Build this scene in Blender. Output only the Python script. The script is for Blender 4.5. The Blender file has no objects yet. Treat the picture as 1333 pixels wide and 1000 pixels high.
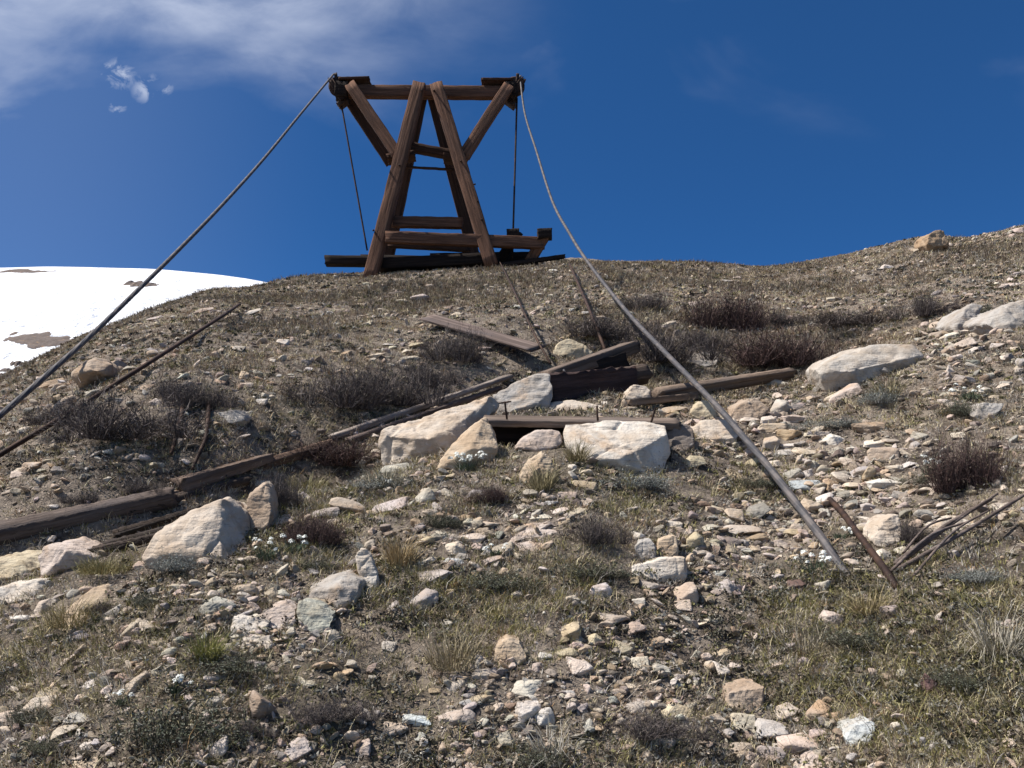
import bpy, bmesh, math, random
import numpy as np
from mathutils import Vector, Matrix

random.seed(7)
rng = np.random.default_rng(11)
SC = bpy.context.scene
COL = SC.collection

# ------------------------------------------------------------------ camera
F = 1250.0                      # focal length in photograph pixels (1333 wide)
TH = math.atan(176.0 / F)       # upward pitch
EYE = 1.6
cam = bpy.data.cameras.new('camera')
cam.sensor_width = 36.0
cam.lens = 36.0 * F / 1333.0
cam.clip_start = 0.05
cam.clip_end = 3000.0
camo = bpy.data.objects.new('camera', cam)
camo.location = (0, 0, EYE)
camo.rotation_euler = (math.pi / 2 + TH, 0, 0)
COL.objects.link(camo)
SC.camera = camo

# ------------------------------------------------------------------ light
SUN_DIR = Vector((-0.56, 0.02, 0.83)).normalized()      # towards the sun
SUN_EL = math.asin(SUN_DIR.z)
sun = bpy.data.lights.new('sun', 'SUN')
sun.energy = 5.0
sun.angle = math.radians(0.53)
sun.color = (1.0, 0.95, 0.88)
suno = bpy.data.objects.new('sun', sun)
suno.rotation_euler = SUN_DIR.to_track_quat('Z', 'Y').to_euler()
suno.location = (0, 0, 30)
COL.objects.link(suno)
SC.view_settings.view_transform = 'Standard'
SC.view_settings.look = 'None'
SC.view_settings.exposure = 0.52
SC.view_settings.gamma = 1.0
SC.render.film_transparent = False

w = bpy.data.worlds.new('World')
SC.world = w
w.use_nodes = True
nt = w.node_tree
nt.nodes.clear()


def N(tree, typ, **kw):
    n = tree.nodes.new(typ)
    for k, v in kw.items():
        setattr(n, k, v)
    return n


def math_node(tree, op, a, b=None, c=None, clamp=False):
    n = tree.nodes.new('ShaderNodeMath')
    n.operation = op
    n.use_clamp = clamp
    for i, v in enumerate((a, b, c)):
        if v is None:
            continue
        if isinstance(v, (int, float)):
            n.inputs[i].default_value = v
        else:
            tree.links.new(v, n.inputs[i])
    return n.outputs[0]


def maprange(tree, v, a, b, c=0.0, d=1.0, smooth=True):
    n = tree.nodes.new('ShaderNodeMapRange')
    n.interpolation_type = 'SMOOTHSTEP' if smooth else 'LINEAR'
    tree.links.new(v, n.inputs[0])
    for i, q in enumerate((a, b, c, d)):
        n.inputs[1 + i].default_value = q
    return n.outputs[0]


def mixc(tree, fac, a, b, mode='MIX'):
    n = tree.nodes.new('ShaderNodeMix')
    n.data_type = 'RGBA'
    n.blend_type = mode
    n.clamp_result = False
    for sock, v in ((n.inputs[0], fac), (n.inputs[6], a), (n.inputs[7], b)):
        if isinstance(v, (int, float)):
            sock.default_value = v
        elif isinstance(v, tuple):
            sock.default_value = v if len(v) == 4 else (*v, 1)
        else:
            tree.links.new(v, sock)
    return n.outputs[2]


sky = N(nt, 'ShaderNodeTexSky', sky_type='NISHITA')
sky.sun_disc = False
sky.sun_elevation = SUN_EL
sky.sun_rotation = math.atan2(SUN_DIR.x, SUN_DIR.y)
sky.altitude = 3600
sky.air_density = 1.0
sky.dust_density = 0.15
sky.ozone_density = 3.0
tc = N(nt, 'ShaderNodeTexCoord')
sep = N(nt, 'ShaderNodeSeparateXYZ')
nt.links.new(tc.outputs['Generated'], sep.inputs[0])
# high, thin cloud: laid out on the sky by compass direction (u) and steepness (v)
ysafe = math_node(nt, 'MAXIMUM', sep.outputs[1], 0.05)
U = math_node(nt, 'DIVIDE', sep.outputs[0], ysafe)
V = math_node(nt, 'DIVIDE', sep.outputs[2], ysafe)
comb = N(nt, 'ShaderNodeCombineXYZ')
nt.links.new(U, comb.inputs[0])
nt.links.new(V, comb.inputs[1])


def sky_noise(scale, sx, sy, rot, detail=6.0, rough=0.6, dist=0.0, off=0.0):
    m = N(nt, 'ShaderNodeMapping')
    m.inputs['Scale'].default_value = (sx, sy, 1)
    m.inputs['Rotation'].default_value = (0, 0, rot)
    m.inputs['Location'].default_value = (off, off * 0.7, 0)
    nt.links.new(comb.outputs[0], m.inputs[0])
    n = N(nt, 'ShaderNodeTexNoise')
    n.inputs['Scale'].default_value = scale
    n.inputs['Detail'].default_value = detail
    n.inputs['Roughness'].default_value = rough
    n.inputs['Distortion'].default_value = dist
    nt.links.new(m.outputs[0], n.inputs['Vector'])
    return n.outputs['Fac']


n_soft = sky_noise(3.2, 1.0, 1.9, 0.25, 5, 0.5, 0.3)
n_wisp = sky_noise(5.5, 1.0, 1.7, 0.45, 8, 0.58, 0.35, 3.0)
# the bank of cloud reaches down from the upper left
lim = math_node(nt, 'MULTIPLY_ADD', U, 0.12, 0.515)          # lower edge of the bank in v, rising to the right
d1 = math_node(nt, 'SUBTRACT', V, lim)
d1 = math_node(nt, 'MULTIPLY_ADD', math_node(nt, 'SUBTRACT', n_soft, 0.5), 0.42, d1)
bank = maprange(nt, d1, -0.06, 0.16)
right = maprange(nt, U, 0.10, -0.32)
bank = math_node(nt, 'MULTIPLY', bank, right)
bank = math_node(nt, 'MULTIPLY', bank, math_node(nt, 'MULTIPLY_ADD', maprange(nt, n_wisp, 0.30, 0.68), 0.75, 0.35), clamp=True)
thin = math_node(nt, 'MULTIPLY', maprange(nt, n_soft, 0.52, 0.72), maprange(nt, V, 0.38, 0.55))
thin = math_node(nt, 'MULTIPLY', thin, 0.22)
low = math_node(nt, 'MULTIPLY', maprange(nt, U, -0.15, -0.55), 0.10)
cov = math_node(nt, 'MAXIMUM', math_node(nt, 'MULTIPLY', bank, 0.85), thin)
cov = math_node(nt, 'MAXIMUM', cov, low)
# a few small bright puffs
puff = None
for (pu, pv, pr) in ((-0.432, 0.485, 0.024), (-0.40, 0.47, 0.022), (-0.382, 0.471, 0.012), (-0.432, 0.448, 0.012), (-0.446, 0.49, 0.012)):
    du = math_node(nt, 'SUBTRACT', U, pu)
    dv = math_node(nt, 'SUBTRACT', V, pv)
    rr = math_node(nt, 'SQRT', math_node(nt, 'ADD', math_node(nt, 'MULTIPLY', du, du), math_node(nt, 'MULTIPLY', dv, dv)))
    g = maprange(nt, rr, pr * 1.2, pr * 0.1)
    puff = g if puff is None else math_node(nt, 'MAXIMUM', puff, g)
n_p = sky_noise(40, 1, 1.1, 0.2, 6, 0.6, 0.6, 1.0)
puff = math_node(nt, 'MULTIPLY', puff, maprange(nt, n_p, 0.42, 0.66))
cov = math_node(nt, 'MAXIMUM', cov, math_node(nt, 'MULTIPLY', puff, 0.75), clamp=True)
tint = mixc(nt, 1.0, sky.outputs[0], (0.28, 0.68, 1.02), 'MULTIPLY')
lowv = maprange(nt, V, 0.62, 0.15)
tint = mixc(nt, lowv, tint, mixc(nt, 1.0, tint, (0.74, 0.80, 0.86), 'MULTIPLY'))
cloudy = mixc(nt, cov, tint, (5.9, 6.6, 8.3))
bg = N(nt, 'ShaderNodeBackground')
bg.inputs[1].default_value = 0.070
nt.links.new(cloudy, bg.inputs[0])
out = N(nt, 'ShaderNodeOutputWorld')
nt.links.new(bg.outputs[0], out.inputs[0])

# ------------------------------------------------------------------ numeric helpers
CT, ST = math.cos(TH), math.sin(TH)


def hash3(ix, iy, iz, s=0):
    h = (ix.astype(np.int64) * 374761393 + iy.astype(np.int64) * 668265263 + iz.astype(np.int64) * 2147483647 + s * 974634777) & 0xFFFFFFFF
    h = ((h ^ (h >> 13)) * 1274126177) & 0xFFFFFFFF
    h = ((h ^ (h >> 16)) * 2246822519) & 0xFFFFFFFF
    return ((h ^ (h >> 15)) & 0xFFFF) / 65535.0


def vnoise(x, y, z=None, s=0):
    x = np.asarray(x, float); y = np.asarray(y, float)
    z = np.zeros_like(x) if z is None else np.asarray(z, float)
    ix, iy, iz = np.floor(x), np.floor(y), np.floor(z)
    fx, fy, fz = x - ix, y - iy, z - iz
    fx = fx * fx * (3 - 2 * fx); fy = fy * fy * (3 - 2 * fy); fz = fz * fz * (3 - 2 * fz)
    r = 0
    for dx in (0, 1):
        for dy in (0, 1):
            for dz in (0, 1):
                wgt = (fx if dx else 1 - fx) * (fy if dy else 1 - fy) * (fz if dz else 1 - fz)
                r = r + wgt * hash3(ix + dx, iy + dy, iz + dz, s)
    return r * 2 - 1


def fbm(x, y, z=None, octv=4, s=0, gain=0.5):
    a, r, f = 1.0, 0, 1.0
    for o in range(octv):
        r = r + a * vnoise(np.asarray(x) * f + o * 17.3, np.asarray(y) * f - o * 9.1, None if z is None else np.asarray(z) * f + o * 5.7, s + o)
        a *= gain; f *= 2.03
    return r


def raydir(px, py):
    a = (np.asarray(px, float) - 666.5) / F
    b = (500.0 - np.asarray(py, float)) / F
    return a, CT - b * ST, b * CT + ST          # x, y, z


def at(px, py, Y):                              # a point on the line of sight at forward distance Y
    x, y, z = raydir(px, py)
    return Vector((float(x / y * Y), float(Y), float(EYE + z / y * Y)))


def project(x, y, z):
    zz = z - EYE
    dep = y * CT + zz * ST
    up = -y * ST + zz * CT
    dep = np.maximum(dep, 1e-3)
    return 666.5 + F * x / dep, 500 - F * up / dep


# ------------------------------------------------------------------ terrain
SKYL = [(0, 496), (60, 468), (130, 433), (200, 408), (240, 391), (280, 377), (340, 376), (400, 368), (470, 360), (560, 354), (640, 347),
        (700, 343), (740, 342), (800, 344), (850, 346), (900, 350), (960, 353), (1020, 350), (1080, 341), (1130, 332), (1180, 323),
        (1215, 314), (1250, 310), (1290, 305), (1333, 298), (1450, 285), (1600, 280)]
DC = [(-300, 8.5), (0, 10), (200, 12), (370, 15), (470, 17), (740, 18), (960, 20), (1130, 18), (1333, 16), (1600, 15)]
_x, _y, _z = raydir([p[0] for p in SKYL], [p[1] for p in SKYL])
_u = _x / _y
_e = _z / _y
_uu = np.concatenate([[-0.9, -0.7], _u, [1.2]])
_ee = np.concatenate([[0.02, 0.07], _e, [_e[-1]]])
_dx, _dy, _ = raydir([p[0] for p in DC], [400] * len(DC))
_du = _dx / _dy
_dd = np.array([p[1] for p in DC], float)


def base_h(x, y):
    x = np.asarray(x, float); y = np.asarray(y, float)
    yp = np.maximum(y, 1e-3)
    u = np.clip(x / yp, -0.9, 1.0)
    e = np.interp(u, _uu, _ee)
    for k in (-0.012, 0.012):
        e = e + np.interp(u + k, _uu, _ee)
    e = e / 3
    D = np.interp(u, _du, _dd)
    b = EYE / D ** 2
    a = e + 2 * EYE / D
    ylim = (a + 0.30) / (2 * b)
    z = np.where(yp < ylim, a * yp - b * yp ** 2, a * ylim - b * ylim ** 2 - 0.30 * (yp - ylim))
    return np.where(y > 0, z, 0.44 * y)


GUL = None


def gully(x, y):
    if GUL is None:
        return 0.0
    r = np.zeros(np.shape(x))
    for (ax, ay, bx, by, wd, dp) in GUL:
        dx, dy = bx - ax, by - ay
        L2 = dx * dx + dy * dy
        t = np.clip(((x - ax) * dx + (y - ay) * dy) / L2, 0, 1)
        d2 = (x - ax - t * dx) ** 2 + (y - ay - t * dy) ** 2
        r = r - dp * np.exp(-d2 / (wd * wd))
    return r


def hgt(x, y):
    x = np.asarray(x, float); y = np.asarray(y, float)
    r = np.sqrt(x * x + y * y)
    fade = np.clip((r - 0.5) / 1.5, 0, 1)
    n = 0.07 * vnoise(x / 1.9, y / 1.9, s=3) + 0.045 * vnoise(x / 0.7, y / 0.7, s=4) + 0.022 * vnoise(x / 0.27, y / 0.27, s=5) \
        + 0.010 * vnoise(x / 0.10, y / 0.10, s=6) + 0.005 * vnoise(x / 0.045, y / 0.045, s=7)
    far = np.clip((r - 5) / 12, 0, 1)
    n = n * (1 - 0.1 * far) + far * 0.10 * vnoise(x / 1.3 + 7, y / 1.3, s=8)
    return base_h(x, y) + gully(x, y) + n * fade


_YS = np.exp(np.linspace(math.log(1.3), math.log(60), 2600))


def hit(px, py):
    x, y, z = raydir(px, py)
    X = x / y * _YS
    Z = EYE + z / y * _YS
    d = Z - hgt(X, _YS)
    k = np.argmax(d < 0)
    if d[k] >= 0:
        k = int(np.argmin(d))
        return Vector((X[k], _YS[k], float(hgt(X[k], _YS[k]))))
    Y = _YS[k] if k == 0 else _YS[k - 1] + (_YS[k] - _YS[k - 1]) * d[k - 1] / (d[k - 1] - d[k])
    return Vector((float(x / y * Y), float(Y), float(EYE + z / y * Y)))


_g = []
for (a, b, wd, dp) in (((-60, 700), (170, 640), 0.30, 0.16), ((170, 640), (400, 560), 0.32, 0.16), ((400, 560), (640, 480), 0.45, 0.20),
                       ((640, 470), (800, 440), 0.5, 0.20), ((830, 480), (1030, 470), 0.5, 0.15), ((665, 562), (720, 566), 0.12, 0.10)):
    A, B = hit(*a), hit(*b)
    _g.append((A.x, A.y, B.x, B.y, wd, dp))
GUL = _g


def ground_z(x, y):
    return float(hgt(x, y))


# ------------------------------------------------------------------ materials
def new_mat(name):
    m = bpy.data.materials.new(name)
    m.use_nodes = True
    t = m.node_tree
    b = t.nodes['Principled BSDF']
    b.inputs['Specular IOR Level'].default_value = 0.2
    return m, t, b


def noise(t, scale, detail=4, rough=0.55, coord='Object', vec=None, dist=0.0):
    n = t.nodes.new('ShaderNodeTexNoise')
    n.inputs['Scale'].default_value = scale
    n.inputs['Detail'].default_value = detail
    n.inputs['Roughness'].default_value = rough
    n.inputs['Distortion'].default_value = dist
    if vec is None:
        c = t.nodes.new('ShaderNodeTexCoord')
        vec = c.outputs[coord]
    t.links.new(vec, n.inputs['Vector'])
    return n.outputs['Fac']


def bump(t, b, h, strength, dist):
    n = t.nodes.new('ShaderNodeBump')
    n.inputs['Strength'].default_value = strength
    n.inputs['Distance'].default_value = dist
    t.links.new(h, n.inputs['Height'])
    t.links.new(n.outputs[0], b.inputs['Normal'])


def world_vec(t):
    g = t.nodes.new('ShaderNodeNewGeometry')
    return g.outputs['Position']


def mat_ground():
    m, t, b = new_mat('soil')
    P = world_vec(t)
    big = noise(t, 0.7, 4, 0.6, vec=P)
    mid = noise(t, 5, 6, 0.65, vec=P)
    fine = noise(t, 45, 6, 0.7, vec=P)
    c = mixc(t, maprange(t, mid, 0.38, 0.60), (0.072, 0.057, 0.046), (0.25, 0.205, 0.165))
    c = mixc(t, maprange(t, big, 0.45, 0.65, 0, 0.6), c, (0.15, 0.125, 0.09))
    c = mixc(t, maprange(t, fine, 0.55, 0.72), c, (0.34, 0.28, 0.225))
    c = mixc(t, maprange(t, fine, 0.48, 0.33, 0, 0.75), c, (0.035, 0.028, 0.024))
    vo = t.nodes.new('ShaderNodeTexVoronoi')
    vo.inputs['Scale'].default_value = 60
    t.links.new(P, vo.inputs['Vector'])
    peb = maprange(t, vo.outputs['Distance'], 0.42, 0.25)
    pr = t.nodes.new('ShaderNodeSeparateColor')
    t.links.new(vo.outputs['Color'], pr.inputs[0])
    sel = maprange(t, pr.outputs[0], 0.62, 0.68)
    pebm = math_node(t, 'MULTIPLY', peb, sel)
    c = mixc(t, pebm, c, (0.36, 0.30, 0.24))
    t.links.new(c, b.inputs['Base Color'])
    b.inputs['Roughness'].default_value = 1.0
    h = math_node(t, 'ADD', math_node(t, 'MULTIPLY', fine, 0.8), math_node(t, 'MULTIPLY', pebm, 0.5))
    bump(t, b, h, 1.0, 0.02)
    return m


def mat_rock(name, attr=False):
    m, t, b = new_mat(name)
    if attr:
        a = t.nodes.new('ShaderNodeAttribute'); a.attribute_name = 'Col'
        col = a.outputs['Color']
    else:
        oi = t.nodes.new('ShaderNodeObjectInfo')
        col = oi.outputs['Color']
    P = world_vec(t)
    n1 = noise(t, 9, 6, 0.65, vec=P)
    n2 = noise(t, 55, 5, 0.7, vec=P)
    n3 = noise(t, 4, 4, 0.6, vec=P, dist=0.6)
    lay = t.nodes.new('ShaderNodeMapping')
    lay.inputs['Scale'].default_value = (8, 8, 55)
    lay.inputs['Rotation'].default_value = (0.25, 0.3, 0)
    t.links.new(P, lay.inputs[0])
    n4 = noise(t, 1.0, 4, 0.6, vec=lay.outputs[0])
    c = mixc(t, maprange(t, n1, 0.35, 0.65, 0, 0.75), col, mixc(t, 1.0, col, (0.72, 0.64, 0.56), 'MULTIPLY'))
    c = mixc(t, maprange(t, n3, 0.56, 0.72, 0, 0.55), c, (0.42, 0.27, 0.15))          # ochre staining
    c = mixc(t, maprange(t, n4, 0.58, 0.72, 0, 0.45), c, (0.20, 0.16, 0.13))
    c = mixc(t, maprange(t, n2, 0.60, 0.72, 0, 0.65), c, (0.10, 0.09, 0.08))          # lichen specks
    c = mixc(t, maprange(t, n2, 0.40, 0.28, 0, 0.35), c, (0.75, 0.72, 0.68))
    t.links.new(c, b.inputs['Base Color'])
    b.inputs['Roughness'].default_value = 0.95
    h = math_node(t, 'ADD', math_node(t, 'MULTIPLY', n1, 1.0), math_node(t, 'MULTIPLY', n2, 0.35))
    h = math_node(t, 'ADD', h, math_node(t, 'MULTIPLY', n4, 0.5))
    bump(t, b, h, 0.9, 0.02)
    return m


def mat_wood(name):
    m, t, b = new_mat(name)
    oi = t.nodes.new('ShaderNodeObjectInfo')
    tcn = t.nodes.new('ShaderNodeTexCoord')
    mp = t.nodes.new('ShaderNodeMapping')
    mp.inputs['Scale'].default_value = (1.6, 34, 34)
    t.links.new(tcn.outputs['Object'], mp.inputs[0])
    g1 = noise(t, 1.0, 6, 0.65, vec=mp.outputs[0])
    mp2 = t.nodes.new('ShaderNodeMapping')
    mp2.inputs['Scale'].default_value = (2.5, 9, 9)
    t.links.new(tcn.outputs['Object'], mp2.inputs[0])
    g2 = noise(t, 1.0, 4, 0.6, vec=mp2.outputs[0])
    col = oi.outputs['Color']
    c = mixc(t, maprange(t, g1, 0.35, 0.6, 0, 0.8), mixc(t, 1.0, col, (1.45, 1.35, 1.25), 'MULTIPLY'), mixc(t, 1.0, col, (0.5, 0.45, 0.42), 'MULTIPLY'))
    c = mixc(t, maprange(t, g2, 0.5, 0.75, 0, 0.55), c, mixc(t, 1.0, col, (0.8, 0.85, 0.95), 'MULTIPLY'))
    c = mixc(t, maprange(t, g1, 0.36, 0.30, 0, 0.9), c, (0.008, 0.006, 0.005))
    t.links.new(c, b.inputs['Base Color'])
    b.inputs['Roughness'].default_value = 0.9
    bump(t, b, g1, 0.9, 0.02)
    return m


def mat_metal(name, c1, c2, metal=0.6, rough=0.5):
    m, t, b = new_mat(name)
    P = world_vec(t)
    n = noise(t, 14, 5, 0.6, vec=P)
    c = mixc(t, maprange(t, n, 0.4, 0.62), c1, c2)
    t.links.new(c, b.inputs['Base Color'])
    b.inputs['Metallic'].default_value = metal
    b.inputs['Roughness'].default_value = rough
    n2 = noise(t, 120, 3, 0.6, vec=P)
    bump(t, b, n2, 0.4, 0.004)
    return m


def mat_plant(name, trans=0.15):
    m, t, b = new_mat(name)
    a = t.nodes.new('ShaderNodeAttribute'); a.attribute_name = 'Col'
    t.links.new(a.outputs['Color'], b.inputs['Base Color'])
    b.inputs['Roughness'].default_value = 0.8
    return m


def mat_snow():
    m, t, b = new_mat('snow')
    P = world_vec(t)
    n = noise(t, 0.25, 5, 0.6, vec=P)
    c = mixc(t, maprange(t, n, 0.35, 0.7), (0.84, 0.85, 0.88), (0.72, 0.75, 0.80))
    t.links.new(c, b.inputs['Base Color'])
    b.inputs['Roughness'].default_value = 0.7
    n2 = noise(t, 0.8, 5, 0.6, vec=P)
    bump(t, b, n2, 0.8, 0.9)
    return m


M_GROUND = mat_ground()
M_ROCK = mat_rock('sandstone')
M_ROCKS = mat_rock('loose_stone', True)
M_WOOD = mat_wood('weathered_timber')
M_CABLE = mat_metal('steel_cable', (0.075, 0.073, 0.078), (0.13, 0.115, 0.11), 0.3, 0.65)
M_RUST = mat_metal('rusty_iron', (0.035, 0.022, 0.018), (0.07, 0.04, 0.028), 0.3, 0.7)
M_PLANT = mat_plant('dry_plants')
M_SNOW = mat_snow()


# ------------------------------------------------------------------ object helpers
def link(name, me, mat=None, parent=None, color=None):
    o = bpy.data.objects.new(name, me)
    COL.objects.link(o)
    if mat is not None and me is not None and not me.materials:
        me.materials.append(mat)
    if parent is not None:
        o.parent = parent
    if color is not None:
        o.color = (*color[:3], 1)
    return o


def tag(o, label=None, cat=None, group=None, kind=None):
    if label: o['label'] = label
    if cat: o['category'] = cat
    if group: o['group'] = group
    if kind: o['kind'] = kind
    return o


def np_mesh(name, verts, faces_flat, loop_tot, colors=None, smooth=False):
    """verts (n,3); faces_flat: loop vertex indices; loop_tot: per-face corner counts"""
    me = bpy.data.meshes.new(name)
    me.vertices.add(len(verts))
    me.vertices.foreach_set('co', np.ascontiguousarray(verts, np.float32).ravel())
    me.loops.add(len(faces_flat))
    me.loops.foreach_set('vertex_index', np.ascontiguousarray(faces_flat, np.int32))
    me.polygons.add(len(loop_tot))
    st = np.concatenate([[0], np.cumsum(loop_tot)[:-1]]).astype(np.int32)
    me.polygons.foreach_set('loop_start', st)
    try:
        me.polygons.foreach_set('loop_total', np.ascontiguousarray(loop_tot, np.int32))
    except Exception:
        pass
    if smooth:
        me.polygons.foreach_set('use_smooth', np.ones(len(loop_tot), bool))
    if colors is not None:
        ca = me.color_attributes.new('Col', 'FLOAT_COLOR', 'POINT')
        c4 = np.ones((len(verts), 4), np.float32)
        c4[:, :3] = colors
        ca.data.foreach_set('color', c4.ravel())
    me.update(calc_edges=True)
    me.validate()
    return me


# ------------------------------------------------------------------ the ground sheet
def build_ground():
    fine = np.linspace(-0.62, 0.62, 640)
    side = np.linspace(0.62, math.pi, 70)[1:]
    phi = np.concatenate([-side[::-1], fine, side])            # azimuth, 0 = +y
    r = np.concatenate([np.exp(np.linspace(math.log(0.25), math.log(1.9), 30))[:-1],
                        np.exp(np.linspace(math.log(1.9), math.log(24), 560))[:-1],
                        np.exp(np.linspace(math.log(24), math.log(700), 50))])
    R, PH = np.meshgrid(r, phi, indexing='ij')
    X = R * np.sin(PH); Y = R * np.cos(PH)
    Z = hgt(X, Y)
    n, k = X.shape
    v = np.stack([X, Y, Z], -1).reshape(-1, 3)
    i = np.arange(n - 1)[:, None] * k + np.arange(k - 1)[None, :]
    f = np.stack([i, i + 1, i + k + 1, i + k], -1).reshape(-1, 4)[:, ::-1]
    # centre cap
    c = len(v)
    v = np.vstack([v, [[0, 0, float(hgt(0.0, 0.0))]]])
    cap = np.stack([np.full(k - 1, c), np.arange(k - 1), np.arange(1, k)], -1)[:, ::-1]
    flat = np.concatenate([f.ravel(), cap.ravel()])
    tot = np.concatenate([np.full(len(f), 4), np.full(len(cap), 3)])
    me = np_mesh('ground', v, flat, tot, smooth=True)
    o = link('ground', me, M_GROUND)
    tag(o, 'stony brown alpine hillside rising to a rounded crest under the tower', kind='structure')


build_ground()


def build_snow():
    SK = [(-400, 352), (0, 349), (60, 347.5), (130, 348.5), (200, 350), (280, 357), (330, 364), (365, 372), (420, 392), (600, 460)]
    x, y, z = raydir([p[0] for p in SK], [p[1] for p in SK])
    u0, e0 = x / y, z / y
    u = np.linspace(-0.9, -0.02, 150)
    e = np.interp(u, u0, e0)
    k = np.ones(5) / 5
    e = np.convolve(np.pad(e, 2, mode='edge'), k, 'valid')
    D, q = 75.0, 22.0
    yy = np.linspace(24, 170, 130)
    Yg, Ug = np.meshgrid(yy, u, indexing='ij')
    Eg = np.broadcast_to(e, Ug.shape)
    b = q / D ** 2
    a = Eg + 2 * q / D
    Z = EYE - q + a * Yg - b * Yg ** 2
    X = Ug * Yg
    Z = Z + 0.30 * fbm(X / 9, Yg / 9, octv=3, s=40) * np.clip((D - Yg) / 30, 0.1, 1)
    v = np.stack([X, Yg, Z], -1).reshape(-1, 3)
    n, m = X.shape
    i = np.arange(n - 1)[:, None] * m + np.arange(m - 1)[None, :]
    f = np.stack([i, i + 1, i + m + 1, i + m], -1).reshape(-1, 4)
    me = np_mesh('snow', v, f.ravel(), np.full(len(f), 4), smooth=True)
    o = link('snow', me, M_SNOW)
    tag(o, 'smooth white snowfield on the far hill', kind='structure')

    def surf(uu_, y_):
        uu_ = float(uu_)
        X_ = uu_ * y_
        return EYE - q + (float(np.interp(uu_, u, e)) + 2 * q / D) * y_ - b * y_ ** 2 + float(0.30 * fbm(X_ / 9, y_ / 9, octv=3, s=40) * np.clip((D - y_) / 30, 0.1, 1))
    global SNOWZ
    SNOWZ = surf

    def snow_z(px, py):
        dx, dy, dz = raydir(px, py)
        ys = np.linspace(24, 120, 900)
        ee = np.interp(dx / dy, u, e)
        zz = EYE - q + (ee + 2 * q / D) * ys - b * ys ** 2
        rz = EYE + dz / dy * ys
        kk = int(np.argmax(rz - zz < 0.0)) if np.any(rz - zz < 0) else int(np.argmin(rz - zz))
        return Vector((float(dx / dy * ys[kk]), float(ys[kk]), float(zz[kk])))
    return snow_z


snow_at = build_snow()


# ------------------------------------------------------------------ rocks
def hull_rock(points, name='rock', voxel=0.03, smooth=2, amp=0.02, layer=0.0, seed=0, cuts=0, crack=0.0):
    bm = bmesh.new()
    for p in points:
        bm.verts.new(p)
    r = bmesh.ops.convex_hull(bm, input=bm.verts)
    junk = [g for g in r['geom_interior'] if isinstance(g, bmesh.types.BMVert)]
    bmesh.ops.delete(bm, geom=junk, context='VERTS')
    me = bpy.data.meshes.new('tmp')
    bm.to_mesh(me); bm.free()
    o = bpy.data.objects.new('tmp', me)
    COL.objects.link(o)
    md = o.modifiers.new('r', 'REMESH'); md.mode = 'VOXEL'; md.voxel_size = voxel
    if smooth:
        sm = o.modifiers.new('s', 'SMOOTH'); sm.iterations = smooth; sm.factor = 0.5
    dg = bpy.context.evaluated_depsgraph_get()
    res = bpy.data.meshes.new_from_object(o.evaluated_get(dg))
    bpy.data.objects.remove(o)
    res.name = name
    n = len(res.vertices)
    co = np.empty(n * 3, np.float32); res.vertices.foreach_get('co', co); co = co.reshape(-1, 3).astype(float)
    no = np.empty(n * 3, np.float32); res.vertices.foreach_get('normal', no); no = no.reshape(-1, 3)
    size = (co.max(0) - co.min(0)).max()
    rg = np.random.default_rng(seed + 5)
    ctr = co.mean(0)
    for _ in range(cuts):                       # fracture faces: shave the rock by planes
        nn = rg.normal(0, 1, 3); nn[2] = abs(nn[2]) * .8; nn /= np.linalg.norm(nn)
        s_ = (co - ctr) @ nn
        dd_ = s_.max() * rg.uniform(.86, .96)
        co = co - np.outer(np.clip(s_ - dd_, 0, None), nn)
    q = co / size + seed * 3.7
    d = amp * (0.9 * fbm(q[:, 0] * 3.2, q[:, 1] * 3.2, q[:, 2] * 3.2, 3, s=seed) + 0.45 * fbm(q[:, 0] * 12, q[:, 1] * 12, q[:, 2] * 12, 3, s=seed + 9))
    if layer:
        lz = q[:, 2] * 9 + q[:, 0] * 1.5 + 0.6 * vnoise(q[:, 0] * 2, q[:, 1] * 2, q[:, 2] * 2, s=seed)
        d = d + layer * (np.abs((lz % 1) - 0.5) * 2 - 0.5) * (0.6 + 0.4 * vnoise(q[:, 0] * 4, q[:, 1] * 4, q[:, 2] * 4, s=seed + 3))
    if crack:
        cv = vnoise(q[:, 0] * 2.3 + 4, q[:, 1] * 2.3, q[:, 2] * 2.3, s=seed + 21) + .12 * vnoise(q[:, 0] * 9, q[:, 1] * 9, q[:, 2] * 9, s=seed + 22)
        d = d - crack * np.exp(-(cv / .045) ** 2) + crack * .8 * np.floor(2.5 * vnoise(q[:, 0] * 3.1, q[:, 1] * 3.1, q[:, 2] * 4.0, s=seed + 31)) * .4
    co = co + no * (d * size)[:, None]
    res.vertices.foreach_set('co', co.astype(np.float32).ravel())
    res.polygons.foreach_set('use_smooth', np.ones(len(res.polygons), bool))
    res.update()
    return res


CC = {'c': (0.52, 0.45, 0.375), 'w': (0.60, 0.55, 0.485), 'g': (0.40, 0.372, 0.34), 't': (0.48, 0.385, 0.285), 'o': (0.38, 0.28, 0.19),
      'p': (0.50, 0.425, 0.375), 'b': (0.52, 0.55, 0.55), 'y': (0.50, 0.43, 0.31), 'r': (0.17, 0.11, 0.10), 'd': (0.20, 0.17, 0.15), 'k': (0.40, 0.32, 0.25)}
CN = {'c': 'cream', 'w': 'whitish', 'g': 'grey', 't': 'tan', 'o': 'rusty orange', 'p': 'pinkish', 'b': 'pale bluish', 'y': 'yellowish',
      'r': 'dark red-brown', 'd': 'dark', 'k': 'brown'}

LANDMARKS = []


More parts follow.
